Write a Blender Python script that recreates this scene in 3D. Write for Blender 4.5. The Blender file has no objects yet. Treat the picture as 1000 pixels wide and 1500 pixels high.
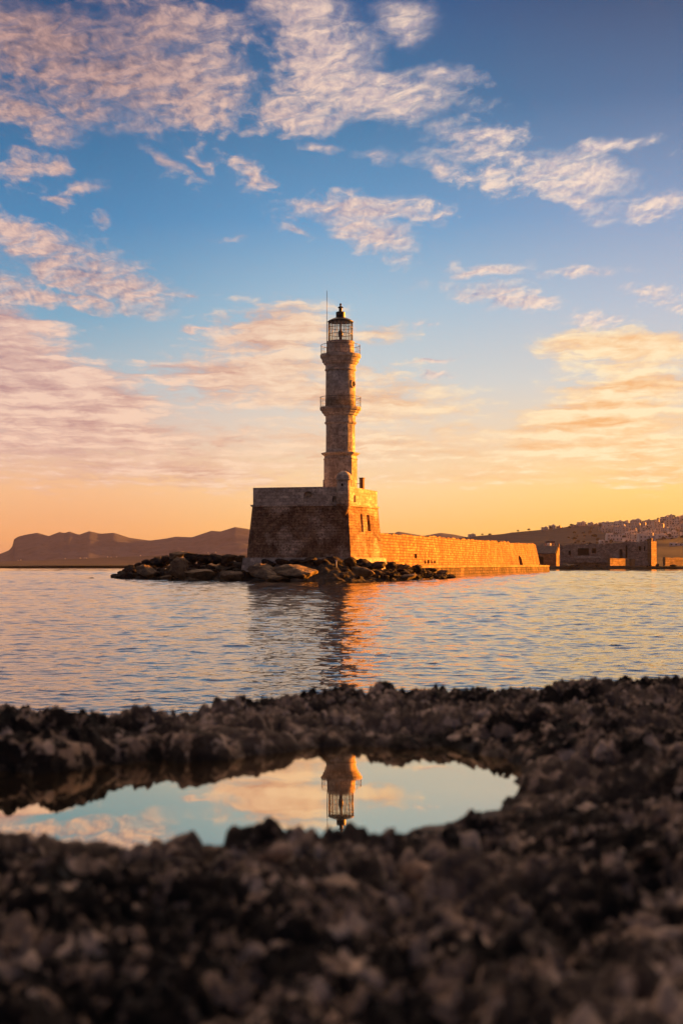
import bpy, bmesh, math, random
import numpy as np
from mathutils import Vector

random.seed(7)
RNG = np.random.default_rng(11)
sc = bpy.context.scene
COL = sc.collection
F = 2083.333            # focal length in photo pixels (50 mm on a 36 mm tall frame, 1500 px)
CX, HOR = 500.0, 828.0  # centre column and horizon row of the photo
CAMZ = 1.75             # camera height over the sea
SUN_AZ = math.radians(56.0)   # from the view axis towards the right
SUN_EL = math.radians(6.0)

def wx(px, d): return (px - CX) / F * d
def wz(py, d): return CAMZ + (HOR - py) / F * d

# ------------------------------------------------------------------ helpers
def srgb(r, g, b):
    def f(c):
        c /= 255.0
        return c / 12.92 if c <= 0.04045 else ((c + 0.055) / 1.055) ** 2.4
    return (f(r), f(g), f(b), 1.0)

class NT:
    """small wrapper to write node trees as expressions"""
    def __init__(self, tree):
        self.t = tree
        tree.nodes.clear()
    def node(self, kind, **kw):
        n = self.t.nodes.new(kind)
        for k, v in kw.items():
            setattr(n, k, v)
        return n
    def put(self, sock, v):
        if v is None: return
        if isinstance(v, bpy.types.NodeSocket):
            self.t.links.new(v, sock)
        elif hasattr(sock.default_value, '__len__'):
            if isinstance(v, (int, float)): v = (v, v, v)
            v = tuple(v)
            n = len(sock.default_value)
            if len(v) < n: v = v + (1.0,) * (n - len(v))
            sock.default_value = v[:n]
        else:
            sock.default_value = v
    def m(self, op, a, b=None, c=None, clamp=False):
        n = self.node('ShaderNodeMath', operation=op, use_clamp=clamp)
        self.put(n.inputs[0], a); self.put(n.inputs[1], b); self.put(n.inputs[2], c)
        return n.outputs[0]
    def add(self, a, b): return self.m('ADD', a, b)
    def sub(self, a, b): return self.m('SUBTRACT', a, b)
    def mul(self, a, b): return self.m('MULTIPLY', a, b)
    def div(self, a, b): return self.m('DIVIDE', a, b)
    def mx(self, a, b): return self.m('MAXIMUM', a, b)
    def vm(self, op, a, b=None, out=0):
        n = self.node('ShaderNodeVectorMath', operation=op)
        self.put(n.inputs[0], a)
        if b is not None: self.put(n.inputs[1], b)
        return n.outputs[out]
    def xyz(self, x, y, z):
        n = self.node('ShaderNodeCombineXYZ')
        for i, v in enumerate((x, y, z)): self.put(n.inputs[i], v)
        return n.outputs[0]
    def sep(self, v):
        n = self.node('ShaderNodeSeparateXYZ'); self.put(n.inputs[0], v)
        return n.outputs
    def noise(self, v, scale, detail=3.0, rough=0.55, dist=0.0, dims='3D', out=0):
        n = self.node('ShaderNodeTexNoise', noise_dimensions=dims)
        self.put(n.inputs['Vector'], v); self.put(n.inputs['Scale'], scale)
        self.put(n.inputs['Detail'], detail); self.put(n.inputs['Roughness'], rough)
        self.put(n.inputs['Distortion'], dist)
        return n.outputs[out]
    def voro(self, v, scale, feature='F1', out='Distance', rnd=1.0):
        n = self.node('ShaderNodeTexVoronoi', feature=feature)
        self.put(n.inputs['Vector'], v); self.put(n.inputs['Scale'], scale)
        self.put(n.inputs['Randomness'], rnd)
        return n.outputs[out]
    def smooth(self, v, a, b, lo=0.0, hi=1.0):
        n = self.node('ShaderNodeMapRange', interpolation_type='SMOOTHSTEP')
        self.put(n.inputs['Value'], v); self.put(n.inputs['From Min'], a); self.put(n.inputs['From Max'], b)
        self.put(n.inputs['To Min'], lo); self.put(n.inputs['To Max'], hi)
        return n.outputs[0]
    def mix(self, f, a, b, blend='MIX'):
        n = self.node('ShaderNodeMix', data_type='RGBA', blend_type=blend)
        self.put(n.inputs[0], f); self.put(n.inputs[6], a); self.put(n.inputs[7], b)
        return n.outputs[2]
    def ramp(self, f, stops, interp='LINEAR'):
        n = self.node('ShaderNodeValToRGB')
        cr = n.color_ramp; cr.interpolation = interp
        while len(cr.elements) < len(stops): cr.elements.new(0.5)
        for e, (p, c) in zip(cr.elements, stops):
            e.position = p; e.color = c if len(c) == 4 else (*c, 1)
        self.put(n.inputs[0], f)
        return n.outputs[0]
    def bump(self, h, dist=0.02, strength=1.0, normal=None):
        n = self.node('ShaderNodeBump')
        self.put(n.inputs['Height'], h); n.inputs['Distance'].default_value = dist
        n.inputs['Strength'].default_value = strength
        if normal is not None: self.put(n.inputs['Normal'], normal)
        return n.outputs[0]
    def principled(self, color, rough=0.8, normal=None, metallic=0.0, spec=0.3):
        n = self.node('ShaderNodeBsdfPrincipled')
        self.put(n.inputs['Base Color'], color); self.put(n.inputs['Roughness'], rough)
        self.put(n.inputs['Metallic'], metallic)
        self.put(n.inputs['Specular IOR Level'], spec)
        if normal is not None: self.put(n.inputs['Normal'], normal)
        return n.outputs[0]
    def out(self, s, vol=None):
        n = self.node('ShaderNodeOutputMaterial')
        if s is not None: self.t.links.new(s, n.inputs[0])
        if vol is not None: self.t.links.new(vol, n.inputs[1])

def new_mat(name):
    m = bpy.data.materials.new(name); m.use_nodes = True
    return m, NT(m.node_tree)

# ------------------------------------------------------------------ mesh builder
class MB:
    def __init__(self):
        self.v = []; self.f = []; self.uv = []; self.sm = []
    def face(self, pts, uvs=None, smooth=False):
        i0 = len(self.v)
        pts = [Vector(p) for p in pts]
        self.v += pts
        self.f.append(list(range(i0, i0 + len(pts))))
        if uvs is None:
            n = Vector((0, 0, 0))
            for a, b in zip(pts, pts[1:] + pts[:1]):
                n += a.cross(b)
            if n.length > 1e-12: n.normalize()
            if abs(n.z) < 0.75:
                t = Vector((-n.y, n.x, 0)).normalized()
                uvs = [(p.dot(t), p.z) for p in pts]
            else:
                uvs = [(p.x, p.y) for p in pts]
        self.uv.append(uvs); self.sm.append(smooth)
    def prism(self, bot, top, cap=True):
        """bot / top: lists of 3-D points, counter-clockwise seen from above"""
        n = len(bot)
        for i in range(n):
            j = (i + 1) % n
            self.face([bot[i], bot[j], top[j], top[i]])
        if cap:
            self.face(list(top)); self.face(list(reversed(bot)))
    def box(self, c, s, rz=0.0, taper=0.0):
        hx, hy, hz = s[0] / 2, s[1] / 2, s[2] / 2
        ca, sa = math.cos(rz), math.sin(rz)
        def P(x, y, z): return (c[0] + x * ca - y * sa, c[1] + x * sa + y * ca, c[2] + z)
        q = [(-hx, -hy), (hx, -hy), (hx, hy), (-hx, hy)]
        self.prism([P(x, y, -hz) for x, y in q], [P(x * (1 - taper), y * (1 - taper), hz) for x, y in q])
    def lathe(self, prof, segs, c=(0, 0, 0), phase=0.0, smooth=True):
        """prof: (radius, z) from the bottom up; angle 0 looks towards -Y, grows towards +X"""
        ring = []
        for r, z in prof:
            ring.append([Vector((c[0] + r * math.sin(phase + 2 * math.pi * k / segs),
                                 c[1] - r * math.cos(phase + 2 * math.pi * k / segs), c[2] + z)) for k in range(segs)])
        for i in range(len(prof) - 1):
            (r0, z0), (r1, z1) = prof[i], prof[i + 1]
            rm = max(r0, r1, 0.05)
            s0 = math.hypot(r1 - r0, z1 - z0)
            for k in range(segs):
                k2 = (k + 1) % segs
                u0, u1 = 2 * math.pi * k / segs * rm, 2 * math.pi * (k + 1) / segs * rm
                self.face([ring[i][k], ring[i][k2], ring[i + 1][k2], ring[i + 1][k]],
                          [(u0, z0), (u1, z0), (u1, z0 + s0), (u0, z0 + s0)], smooth)
        self.face(list(reversed(ring[0]))); self.face(ring[-1])
    def tube(self, p0, p1, r, segs=6):
        p0, p1 = Vector(p0), Vector(p1)
        d = (p1 - p0).normalized()
        a = d.orthogonal().normalized(); b = d.cross(a)
        r0 = [p0 + (a * math.cos(t) + b * math.sin(t)) * r for t in [2 * math.pi * k / segs for k in range(segs)]]
        r1 = [q + (p1 - p0) for q in r0]
        for k in range(segs):
            self.face([r0[k], r0[(k + 1) % segs], r1[(k + 1) % segs], r1[k]], None, True)
        self.face(list(reversed(r0))); self.face(r1)
    def ring_tube(self, R, z, r, c=(0, 0, 0), segs=48, ts=5):
        for k in range(segs):
            a0, a1 = 2 * math.pi * k / segs, 2 * math.pi * (k + 1) / segs
            for j in range(ts):
                t0, t1 = 2 * math.pi * j / ts, 2 * math.pi * (j + 1) / ts
                def Q(a, t):
                    rr = R + r * math.cos(t)
                    return (c[0] + rr * math.sin(a), c[1] - rr * math.cos(a), c[2] + z + r * math.sin(t))
                self.face([Q(a0, t0), Q(a1, t0), Q(a1, t1), Q(a0, t1)], None, True)
    def mesh(self, name, weld=True):
        me = bpy.data.meshes.new(name)
        me.from_pydata([tuple(p) for p in self.v], [], self.f)
        uvl = me.uv_layers.new(name='UVMap')
        flat = [c for face in self.uv for p in face for c in p]
        uvl.data.foreach_set('uv', flat)
        me.polygons.foreach_set('use_smooth', self.sm)
        if weld:
            bm = bmesh.new(); bm.from_mesh(me)
            bmesh.ops.remove_doubles(bm, verts=bm.verts, dist=1e-4)
            bm.to_mesh(me); bm.free()
        me.update()
        return me
    def build(self, name, mat, parent=None, weld=True):
        return link(name, self.mesh(name, weld), mat, parent)

def link(name, me, mat, parent=None):
    o = bpy.data.objects.new(name, me)
    if mat is not None: me.materials.append(mat)
    COL.objects.link(o)
    if parent is not None: o.parent = parent
    return o

def empty(name, loc, rz=0.0):
    o = bpy.data.objects.new(name, None); COL.objects.link(o)
    o.location = loc; o.rotation_euler = (0, 0, rz); o.empty_display_size = 0.5
    return o

def tag(o, label=None, cat=None, group=None, kind=None):
    if label: o['label'] = label
    if cat: o['category'] = cat
    if group: o['group'] = group
    if kind: o['kind'] = kind
    return o

def cut(o, cutters):
    """carve real openings into a part"""
    for mb in cutters:
        c = link('cutter', mb.mesh('cutter'), None, o.parent); bpy.context.view_layer.update()
        md = o.modifiers.new('cut', 'BOOLEAN'); md.operation = 'DIFFERENCE'; md.object = c; md.solver = 'EXACT'
        dg = bpy.context.evaluated_depsgraph_get(); dg.update()
        me = bpy.data.meshes.new_from_object(o.evaluated_get(dg))
        old = o.data; o.modifiers.clear(); o.data = me; me.name = old.name
        bpy.data.objects.remove(c)

# ------------------------------------------------------------------ numpy noise
_perm = RNG.permutation(512).astype(np.int64)
_grad = RNG.uniform(0, 2 * np.pi, 512)
def _h(ix, iy, s=0): return _perm[(_perm[(ix + s * 37) & 511] + iy) & 511]
def perlin(x, y, s=0):
    ix, iy = np.floor(x).astype(np.int64), np.floor(y).astype(np.int64)
    fx, fy = x - ix, y - iy
    u, v = fx * fx * fx * (fx * (fx * 6 - 15) + 10), fy * fy * fy * (fy * (fy * 6 - 15) + 10)
    def g(dx, dy):
        a = _grad[_h(ix + dx, iy + dy, s)]
        return np.cos(a) * (fx - dx) + np.sin(a) * (fy - dy)
    return ((g(0, 0) * (1 - u) + g(1, 0) * u) * (1 - v) + (g(0, 1) * (1 - u) + g(1, 1) * u) * v) * 1.5
def fbm(x, y, octv=4, s=0, gain=0.5):
    r = 0; a = 1.0
    for o in range(octv):
        r = r + a * perlin(x * 2 ** o, y * 2 ** o, s + o * 5); a *= gain
    return r
def worley(x, y, s=0):
    """F1, F2 and a random number per nearest cell"""
    ix, iy = np.floor(x).astype(np.int64), np.floor(y).astype(np.int64)
    f1 = np.full(x.shape, 9.0); f2 = np.full(x.shape, 9.0); rid = np.zeros(x.shape)
    for dx in (-1, 0, 1):
        for dy in (-1, 0, 1):
            cx, cy = ix + dx, iy + dy
            h = _h(cx, cy, s); h2 = _h(cy + 91, cx + 17, s + 3)
            d = np.hypot(cx + 0.1 + 0.8 * h / 511 - x, cy + 0.1 + 0.8 * h2 / 511 - y)
            m = d < f1
            f2 = np.where(m, f1, np.minimum(f2, d)); rid = np.where(m, _h(h, h2, s + 9) / 511.0, rid); f1 = np.where(m, d, f1)
    return f1, f2, rid
def sstep(a, b, x):
    t = np.clip((x - a) / (b - a), 0, 1)
    return t * t * (3 - 2 * t)

def grid_mesh(name, X, Y, Z, smooth=True):
    """X, Y, Z: 2-D arrays (rows, cols)"""
    nr, nc = X.shape
    co = np.stack([X, Y, Z], -1).reshape(-1, 3).astype(np.float32)
    i = np.arange(nr * nc).reshape(nr, nc)
    q = np.stack([i[:-1, :-1], i[:-1, 1:], i[1:, 1:], i[1:, :-1]], -1).reshape(-1, 4).astype(np.int32)
    me = bpy.data.meshes.new(name)
    me.vertices.add(len(co)); me.vertices.foreach_set('co', co.ravel())
    me.loops.add(q.size); me.loops.foreach_set('vertex_index', q.ravel())
    me.polygons.add(len(q))
    me.polygons.foreach_set('loop_start', np.arange(0, q.size, 4, dtype=np.int32))
    me.polygons.foreach_set('loop_total', np.full(len(q), 4, dtype=np.int32))
    me.update(calc_edges=True)
    me.polygons.foreach_set('use_smooth', np.full(len(q), smooth))
    return me

# ================================================================== SKY
world = bpy.data.worlds.new("World"); sc.world = world; world.use_nodes = True
W = NT(world.node_tree)
EXPO = 2.2
SKYK = 2 ** -EXPO
def build_sky():
    gen = W.node('ShaderNodeTexCoord').outputs['Generated']
    d_vec = W.vm('NORMALIZE', gen); d = W.sep(d_vec)
    x, y, z = d[0], d[1], d[2]
    hyp = W.m('SQRT', W.add(W.add(W.mul(x, x), W.mul(y, y)), 1e-6))
    az = W.m('ARCTAN2', x, y)
    el = W.mx(W.div(z, hyp), 0.0)
    elc = W.m('MINIMUM', el, 3.0)
    # ---- clear sky: four elevation ramps, blended round the compass
    def E(py): return min(1.0, ((HOR - py) / F) / 0.5)
    te = W.m('MULTIPLY', elc, 2.0, clamp=True)
    left = W.ramp(te, [(0, srgb(218, 146, 104)), (E(790), srgb(235, 165, 110)), (E(720), srgb(240, 184, 138)), (E(650), srgb(222, 188, 170)),
                       (E(560), srgb(174, 186, 194)), (E(470), srgb(120, 164, 192)), (E(330), srgb(68, 130, 178)), (E(150), srgb(38, 96, 144)), (E(0), srgb(26, 66, 114)), (1, srgb(24, 54, 100))])
    mid = W.ramp(te, [(0, srgb(242, 172, 92)), (E(790), srgb(248, 186, 102)), (E(720), srgb(248, 208, 154)), (E(650), srgb(234, 210, 184)),
                      (E(560), srgb(200, 204, 204)), (E(450), srgb(160, 188, 208)), (E(320), srgb(96, 150, 194)), (E(150), srgb(54, 110, 156)), (E(0), srgb(40, 84, 136)), (1, srgb(30, 60, 108))])
    rgt = W.ramp(te, [(0, srgb(250, 172, 62)), (E(790), srgb(254, 188, 84)), (E(720), srgb(254, 208, 126)), (E(650), srgb(240, 208, 166)),
                      (E(560), srgb(208, 204, 200)), (E(450), srgb(176, 186, 204)), (E(320), srgb(132, 156, 192)), (E(150), srgb(78, 108, 150)), (E(0), srgb(52, 74, 114)), (1, srgb(44, 66, 112))])
    glow = W.ramp(te, [(0, (1.5, 0.76, 0.28)), (0.2, (1.35, 0.80, 0.42)), (0.45, (0.9, 0.64, 0.47)), (0.75, (0.32, 0.31, 0.36)), (1, (0.12, 0.17, 0.28))])
    back = W.ramp(te, [(0, srgb(164, 124, 116)), (0.15, srgb(170, 134, 126)), (0.4, srgb(136, 122, 128)), (0.7, srgb(66, 78, 104)), (1, srgb(28, 42, 72))])
    c = W.mix(W.smooth(az, -0.21, 0.02), left, mid)
    c = W.mix(W.smooth(az, 0.0, 0.24), c, rgt)
    c = W.mix(W.smooth(az, 0.35, 0.95), c, glow)
    c = W.mix(W.smooth(az, 1.05, 1.9), c, back)
    c = W.mix(W.smooth(az, -0.3, -1.3), c, back)
    # ---- clouds, in azimuth / elevation
    uv = W.xyz(az, el, 0.0)
    # perspective-like coordinates: cells shrink and flatten towards the horizon
    cx = W.div(az, W.add(el, 0.30))
    cy = W.m('LOGARITHM', W.add(el, 0.055), math.e)
    cp = W.xyz(cx, cy, 3.3)
    w1 = W.vm('SUBTRACT', W.noise(cp, 7.0, 3.0, 0.6, out=1), (0.5, 0.5, 0.5))
    w2 = W.vm('SUBTRACT', W.noise(cp, 26.0, 2.0, 0.6, out=1), (0.5, 0.5, 0.5))
    warped = W.vm('ADD', uv, W.vm('ADD', W.vm('MULTIPLY', w1, (0.045, 0.024, 0)), W.vm('MULTIPLY', w2, (0.020, 0.011, 0))))
    def mask(blobs):
        acc = None
        for (px, py, rx, ry, rot, s) in blobs:
            u, v = (px - CX) / F, (HOR - py) / F
            a = math.atan(u); e = v * math.cos(a)
            n = W.node('ShaderNodeMapping', vector_type='TEXTURE')
            if acc is None: W.put(n.inputs[0], warped)
            else:   # a negligible dependency keeps the shader's evaluation in order
                q = W.node('ShaderNodeVectorMath', operation='MULTIPLY_ADD')
                W.put(q.inputs[0], acc); W.put(q.inputs[1], (1e-7, 1e-7, 0)); W.put(q.inputs[2], warped)
                W.put(n.inputs[0], q.outputs[0])
            n.inputs[1].default_value = (a, e, 0)
            n.inputs[2].default_value = (0, 0, -math.radians(rot))
            n.inputs[3].default_value = (rx / F, ry / F, 1)
            r = W.vm('LENGTH', n.outputs[0], out=1)
            val = W.m('MULTIPLY_ADD', r, -s * 0.72, s)
            acc = val if acc is None else W.m('SMOOTH_MAX', acc, val, 0.15)
        return acc
    puffy = [
        (60, 60, 150, 85, 5, 1.0), (190, 105, 150, 75, 8, 1.05), (285, 120, 80, 75, 10, 1.1), (250, 40, 100, 40, 0, .95), (25, 155, 70, 32, 22, .95), (120, 150, 60, 35, 10, .8),
        (300, 175, 60, 22, 12, .8), (440, 30, 75, 45, 20, 1.0), (480, 90, 90, 55, 12, 1.1), (560, 130, 110, 42, 8, 1.1), (430, 165, 85, 30, -4, 1.0), (590, 45, 50, 35, 10, .75), (660, 105, 60, 14, 5, .8),
        (700, 195, 80, 24, 6, .95), (690, 225, 75, 20, 8, .9), (645, 250, 55, 20, 22, .8), (835, 265, 75, 38, 8, 1.05), (885, 222, 65, 14, -12, 1.0), (738, 272, 26, 20, 20, .85), (850, 300, 55, 20, 10, .9), (970, 298, 55, 26, -8, .95),
        (368, 250, 50, 18, 35, .95), (235, 238, 50, 13, 28, .8), (545, 222, 34, 13, 8, .85), (472, 211, 36, 8, 0, .7), (290, 232, 20, 10, 30, .6),
        (22, 245, 30, 26, 10, .85), (80, 250, 22, 13, 0, .8), (105, 283, 45, 14, -10, .7), (145, 322, 22, 15, -30, .55),
        (525, 308, 105, 20, -3, 1.2), (545, 345, 55, 28, 28, 1.15), (625, 318, 40, 13, -5, .7), (445, 342, 28, 9, 25, .75),
        (75, 365, 115, 30, 14, 1.1), (130, 402, 120, 32, 10, 1.25), (110, 440, 110, 16, 4, .9), (0, 420, 60, 40, 0, .9),
        (735, 434, 80, 17, 8, 1.2), (718, 397, 46, 9, -4, .85), (850, 400, 44, 10, -4, .9), (955, 435, 60, 14, 10, .75), (870, 470, 50, 10, -8, .6), (610, 475, 28, 6, 0, .6),
        (345, 346, 18, 4, 0, .5), (640, 530, 38, 5, -6, .75), (652, 550, 34, 4, -3, .75), (285, 430, 20, 4, 0, .5), (275, 478, 26, 4, 0, .5),
        (-300, 150, 200, 90, 0, .9), (1300, 180, 200, 60, 0, .9), (-350, 420, 160, 50, 0, .9), (1350, 380, 200, 40, 0, .9),
    ]
    streaky = [
        (0, 500, 130, 50, 22, 1.5), (60, 565, 170, 60, 14, 1.7), (110, 620, 190, 45, 8, 1.4), (20, 650, 240, 35, 0, 1.0), (260, 690, 260, 26, 0, .85),
        (405, 490, 100, 38, 0, 1.25), (370, 550, 170, 34, 0, 1.2), (490, 575, 150, 28, 0, 1.15), (560, 595, 140, 25, 0, .85), (545, 490, 45, 16, 0, .8), (420, 460, 60, 14, -8, .7),
        (560, 650, 220, 34, 0, .75), (330, 640, 30, 14, -25, .7),
        (925, 512, 115, 28, 4, 1.5), (925, 565, 90, 34, 0, 1.4), (880, 615, 130, 32, -3, 1.5), (890, 660, 140, 28, 4, 1.4), (960, 690, 110, 20, 0, .9), (700, 690, 160, 20, 0, .6),
        (-320, 600, 260, 70, 0, 1.0), (1350, 590, 300, 80, 0, 1.0),
    ]
    mp, ms = mask(puffy), mask(streaky)
    cps = W.vm('ADD', cp, W.vm('MULTIPLY', w2, (0.03, 0.03, 0)))
    cpf = W.vm('ADD', W.xyz(W.div(az, W.add(el, 0.22)), W.m('LOGARITHM', W.add(el, 0.10), math.e), 7.7), W.vm('MULTIPLY', w2, (0.02, 0.02, 0)))
    nbig = W.noise(cps, 13.0, 3.0, 0.55)
    npuf = W.noise(cpf, 40.0, 5.0, 0.6, 0.1)
    npuf2 = W.noise(W.vm('ADD', cpf, (0.005, -0.007, 0)), 40.0, 5.0, 0.6, 0.1)
    nmid = W.noise(cps, 5.5, 2.0, 0.5)
    rough = W.smooth(nmid, 0.38, 0.60, 0.9, 3.2)
    val = W.add(W.mul(mp, 1.75), W.add(W.mul(W.sub(nbig, 0.5), 2.8), W.mul(W.sub(npuf, 0.5), rough)))
    ap = W.smooth(val, 0.05, 1.5)
    wr = W.node('ShaderNodeVectorRotate', rotation_type='Z_AXIS'); W.put(wr.inputs['Vector'], cpf); wr.inputs['Angle'].default_value = -0.35
    wisp = W.noise(W.vm('MULTIPLY', wr.outputs[0], (0.28, 1.0, 1.0)), 64.0, 4.0, 0.62, 0.5)
    ap = W.mul(ap, W.smooth(wisp, 0.30, 0.56, 0.45, 1.0))
    emb = W.m('MULTIPLY_ADD', W.sub(npuf, npuf2), 2.3, W.m('MULTIPLY_ADD', W.sub(nbig, 0.5), 0.9, 0.66), clamp=True)
    thick = W.smooth(val, 0.5, 1.5)
    # streaks
    sp = W.vm('MULTIPLY', cps, (0.34, 1.0, 1.0))
    ns1 = W.noise(sp, 22.0, 5.0, 0.6, 0.4)
    ns2 = W.noise(W.vm('ADD', sp, (0.02, -0.03, 0)), 22.0, 5.0, 0.6, 0.4)
    ns3 = W.noise(cps, 30.0, 4.0, 0.6)
    vs = W.add(W.mul(ms, 1.45), W.add(W.mul(W.sub(ns1, 0.5), 2.6), W.mul(W.sub(ns3, 0.5), 2.0)))
    as_ = W.mul(W.smooth(vs, 0.0, 1.2), 0.92)
    embs = W.m('MULTIPLY_ADD', W.sub(ns1, ns2), 2.6, W.m('MULTIPLY_ADD', W.sub(ns3, 0.5), 1.2, 0.62), clamp=True)
    side = W.smooth(az, -0.22, 0.2)
    lit_hi = W.mix(side, srgb(228, 190, 174), srgb(246, 220, 200))
    dark_hi = W.mix(side, srgb(124, 112, 138), srgb(158, 152, 180))
    cp_col = W.mix(emb, dark_hi, lit_hi)
    low = W.smooth(el, 0.24, 0.36)
    cp_col = W.mix(W.mul(low, W.smooth(az, 0.0, -0.2)), cp_col, W.mix(emb, srgb(82, 76, 98), srgb(196, 154, 144)))
    lit_lo = W.mix(side, srgb(242, 202, 180), srgb(255, 230, 186))
    dark_lo = W.mix(side, srgb(186, 138, 136), srgb(240, 176, 112))
    cs_col = W.mix(embs, dark_lo, lit_lo)
    c = W.mix(as_, c, cs_col)
    c = W.mix(W.mul(ap, 0.95), c, cp_col)
    # cloud deck added overhead, out of view, and brightened to light the rock
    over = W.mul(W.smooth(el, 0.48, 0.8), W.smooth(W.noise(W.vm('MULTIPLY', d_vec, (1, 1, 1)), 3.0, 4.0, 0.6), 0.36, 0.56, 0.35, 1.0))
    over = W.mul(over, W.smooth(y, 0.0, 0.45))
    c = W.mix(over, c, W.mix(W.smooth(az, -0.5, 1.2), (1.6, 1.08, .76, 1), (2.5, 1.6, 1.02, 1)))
    # a real sky model adds its share of light
    nish = W.node('ShaderNodeTexSky', sky_type='NISHITA', sun_disc=False)
    nish.sun_elevation = SUN_EL; nish.sun_rotation = SUN_AZ; nish.dust_density = 2.0
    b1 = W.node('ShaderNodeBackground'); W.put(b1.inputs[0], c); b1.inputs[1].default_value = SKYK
    b2 = W.node('ShaderNodeBackground'); W.put(b2.inputs[0], nish.outputs[0]); b2.inputs[1].default_value = 0.003
    ad = W.node('ShaderNodeAddShader')
    W.t.links.new(b1.outputs[0], ad.inputs[0]); W.t.links.new(b2.outputs[0], ad.inputs[1])
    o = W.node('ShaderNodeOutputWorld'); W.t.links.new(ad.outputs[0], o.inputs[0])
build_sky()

sun = bpy.data.lights.new('sun', 'SUN'); sun.energy = 5.0; sun.angle = math.radians(0.5); sun.color = (1.0, 0.315, 0.022)
so = bpy.data.objects.new('sun', sun); COL.objects.link(so)
sd = Vector((math.sin(SUN_AZ) * math.cos(SUN_EL), math.cos(SUN_AZ) * math.cos(SUN_EL), math.sin(SUN_EL)))
so.rotation_euler = (-sd).to_track_quat('-Z', 'Y').to_euler(); so.location = (60, 40, 60)

cam = bpy.data.cameras.new('camera'); co = bpy.data.objects.new('camera', cam); COL.objects.link(co)
cam.sensor_fit = 'VERTICAL'; cam.sensor_height = 36; cam.sensor_width = 24; cam.lens = 50
co.location = (0, 0, CAMZ); co.rotation_euler = (math.pi / 2, 0, 0)
cam.shift_y = (HOR - 750) / 1500.0
cam.clip_start = 0.05; cam.clip_end = 30000
cam.dof.use_dof = True; cam.dof.focus_distance = 160.0; cam.dof.aperture_fstop = 7.5
sc.camera = co
sc.view_settings.view_transform = 'Standard'; sc.view_settings.look = 'None'
sc.view_settings.exposure = EXPO; sc.view_settings.gamma = 1.0
#SECTION2
# ================================================================== MATERIALS
def stone_mat(name, tint, dark, pale, bw, bh, bumpd=0.05, pit=0.5, mortar=0.02, patch=0.25, rough=0.9, bc=0.6):
    """coursed weathered masonry on metric UVs"""
    m, N = new_mat(name)
    uv = N.node('ShaderNodeUVMap').outputs[0]
    obj = N.node('ShaderNodeTexCoord').outputs['Object']
    wob = N.vm('SUBTRACT', N.noise(uv, 1.6, 4.0, out=1), (0.5, 0.5, 0.5))
    wuv = N.vm('ADD', uv, N.vm('MULTIPLY', wob, (0.30, 0.20, 0)))
    b = N.node('ShaderNodeTexBrick', offset=0.5, squash=1.0)
    N.put(b.inputs['Vector'], wuv); b.inputs['Scale'].default_value = 1.0
    b.inputs['Color1'].default_value = (0, 0, 0, 1); b.inputs['Color2'].default_value = (1, 1, 1, 1); b.inputs['Mortar'].default_value = (0.5, 0.5, 0.5, 1)
    b.inputs['Mortar Size'].default_value = mortar; b.inputs['Mortar Smooth'].default_value = 0.6
    b.inputs['Brick Width'].default_value = bw; b.inputs['Row Height'].default_value = bh; b.inputs['Bias'].default_value = 0.0
    n1 = N.noise(obj, 0.35, 4.0, 0.6)
    n2 = N.noise(obj, 2.6, 5.0, 0.65)
    n3 = N.noise(obj, 9.0, 3.0, 0.6)
    pits = N.voro(N.vm('ADD', obj, N.vm('MULTIPLY', N.noise(obj, 6.0, out=1), (0.15,) * 3)), 3.6)
    pitm = N.mul(N.smooth(pits, 0.30, 0.10), N.smooth(n2, 0.36, 0.52))
    c = N.mix(N.smooth(N.add(N.mul(n2, .5), N.mul(N.noise(obj, .9, 4.0, .65), .5)), 0.42, 0.58), dark, tint)
    c = N.mix(N.mul(N.smooth(n1, 0.48, 0.68), patch * 2.2), c, pale)
    c = N.mix(bc, c, N.mix(b.outputs[0], (0.42, 0.38, 0.36, 1), (1.45, 1.42, 1.38, 1)), 'MULTIPLY')
    c = N.mix(N.mul(N.smooth(n3, 0.5, 0.75), 0.35), c, pale)
    c = N.mix(N.mul(b.outputs[1], bc), c, (dark[0] * .6, dark[1] * .6, dark[2] * .6, 1))
    c = N.mix(N.mul(N.smooth(N.noise(obj, 4.5, 2.0, 0.6), 0.54, 0.66), 0.6), c, (dark[0] * .7, dark[1] * .65, dark[2] * .6, 1))
    c = N.mix(N.mul(pitm, pit), c, (dark[0] * 0.35, dark[1] * 0.32, dark[2] * 0.3, 1))
    c = N.mix(N.mul(N.smooth(N.noise(obj, .16, 3.0, .7), .50, .62), .45), c, (dark[0] * .8, dark[1] * .75, dark[2] * .7, 1))
    h = N.add(N.mul(b.outputs[1], -1.3 * bc), N.add(N.mul(b.outputs[0], 0.7 * bc), N.add(N.mul(n2, 1.0), N.add(N.mul(n3, 0.5), N.mul(pitm, -1.4)))))
    N.out(N.principled(c, rough, N.bump(h, bumpd), spec=0.15))
    return m

def plain_mat(name, col, rough=0.8, var=0.3, scale=4.0, metallic=0.0, bumpd=0.01, spec=0.3):
    m, N = new_mat(name)
    obj = N.node('ShaderNodeTexCoord').outputs['Object']
    n = N.noise(obj, scale, 4.0, 0.6)
    c = N.mix(N.smooth(n, 0.3, 0.7), tuple(x * (1 - var) for x in col[:3]) + (1,), tuple(min(1, x * (1 + var)) for x in col[:3]) + (1,))
    N.out(N.principled(c, rough, N.bump(n, bumpd), metallic, spec))
    return m

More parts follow.
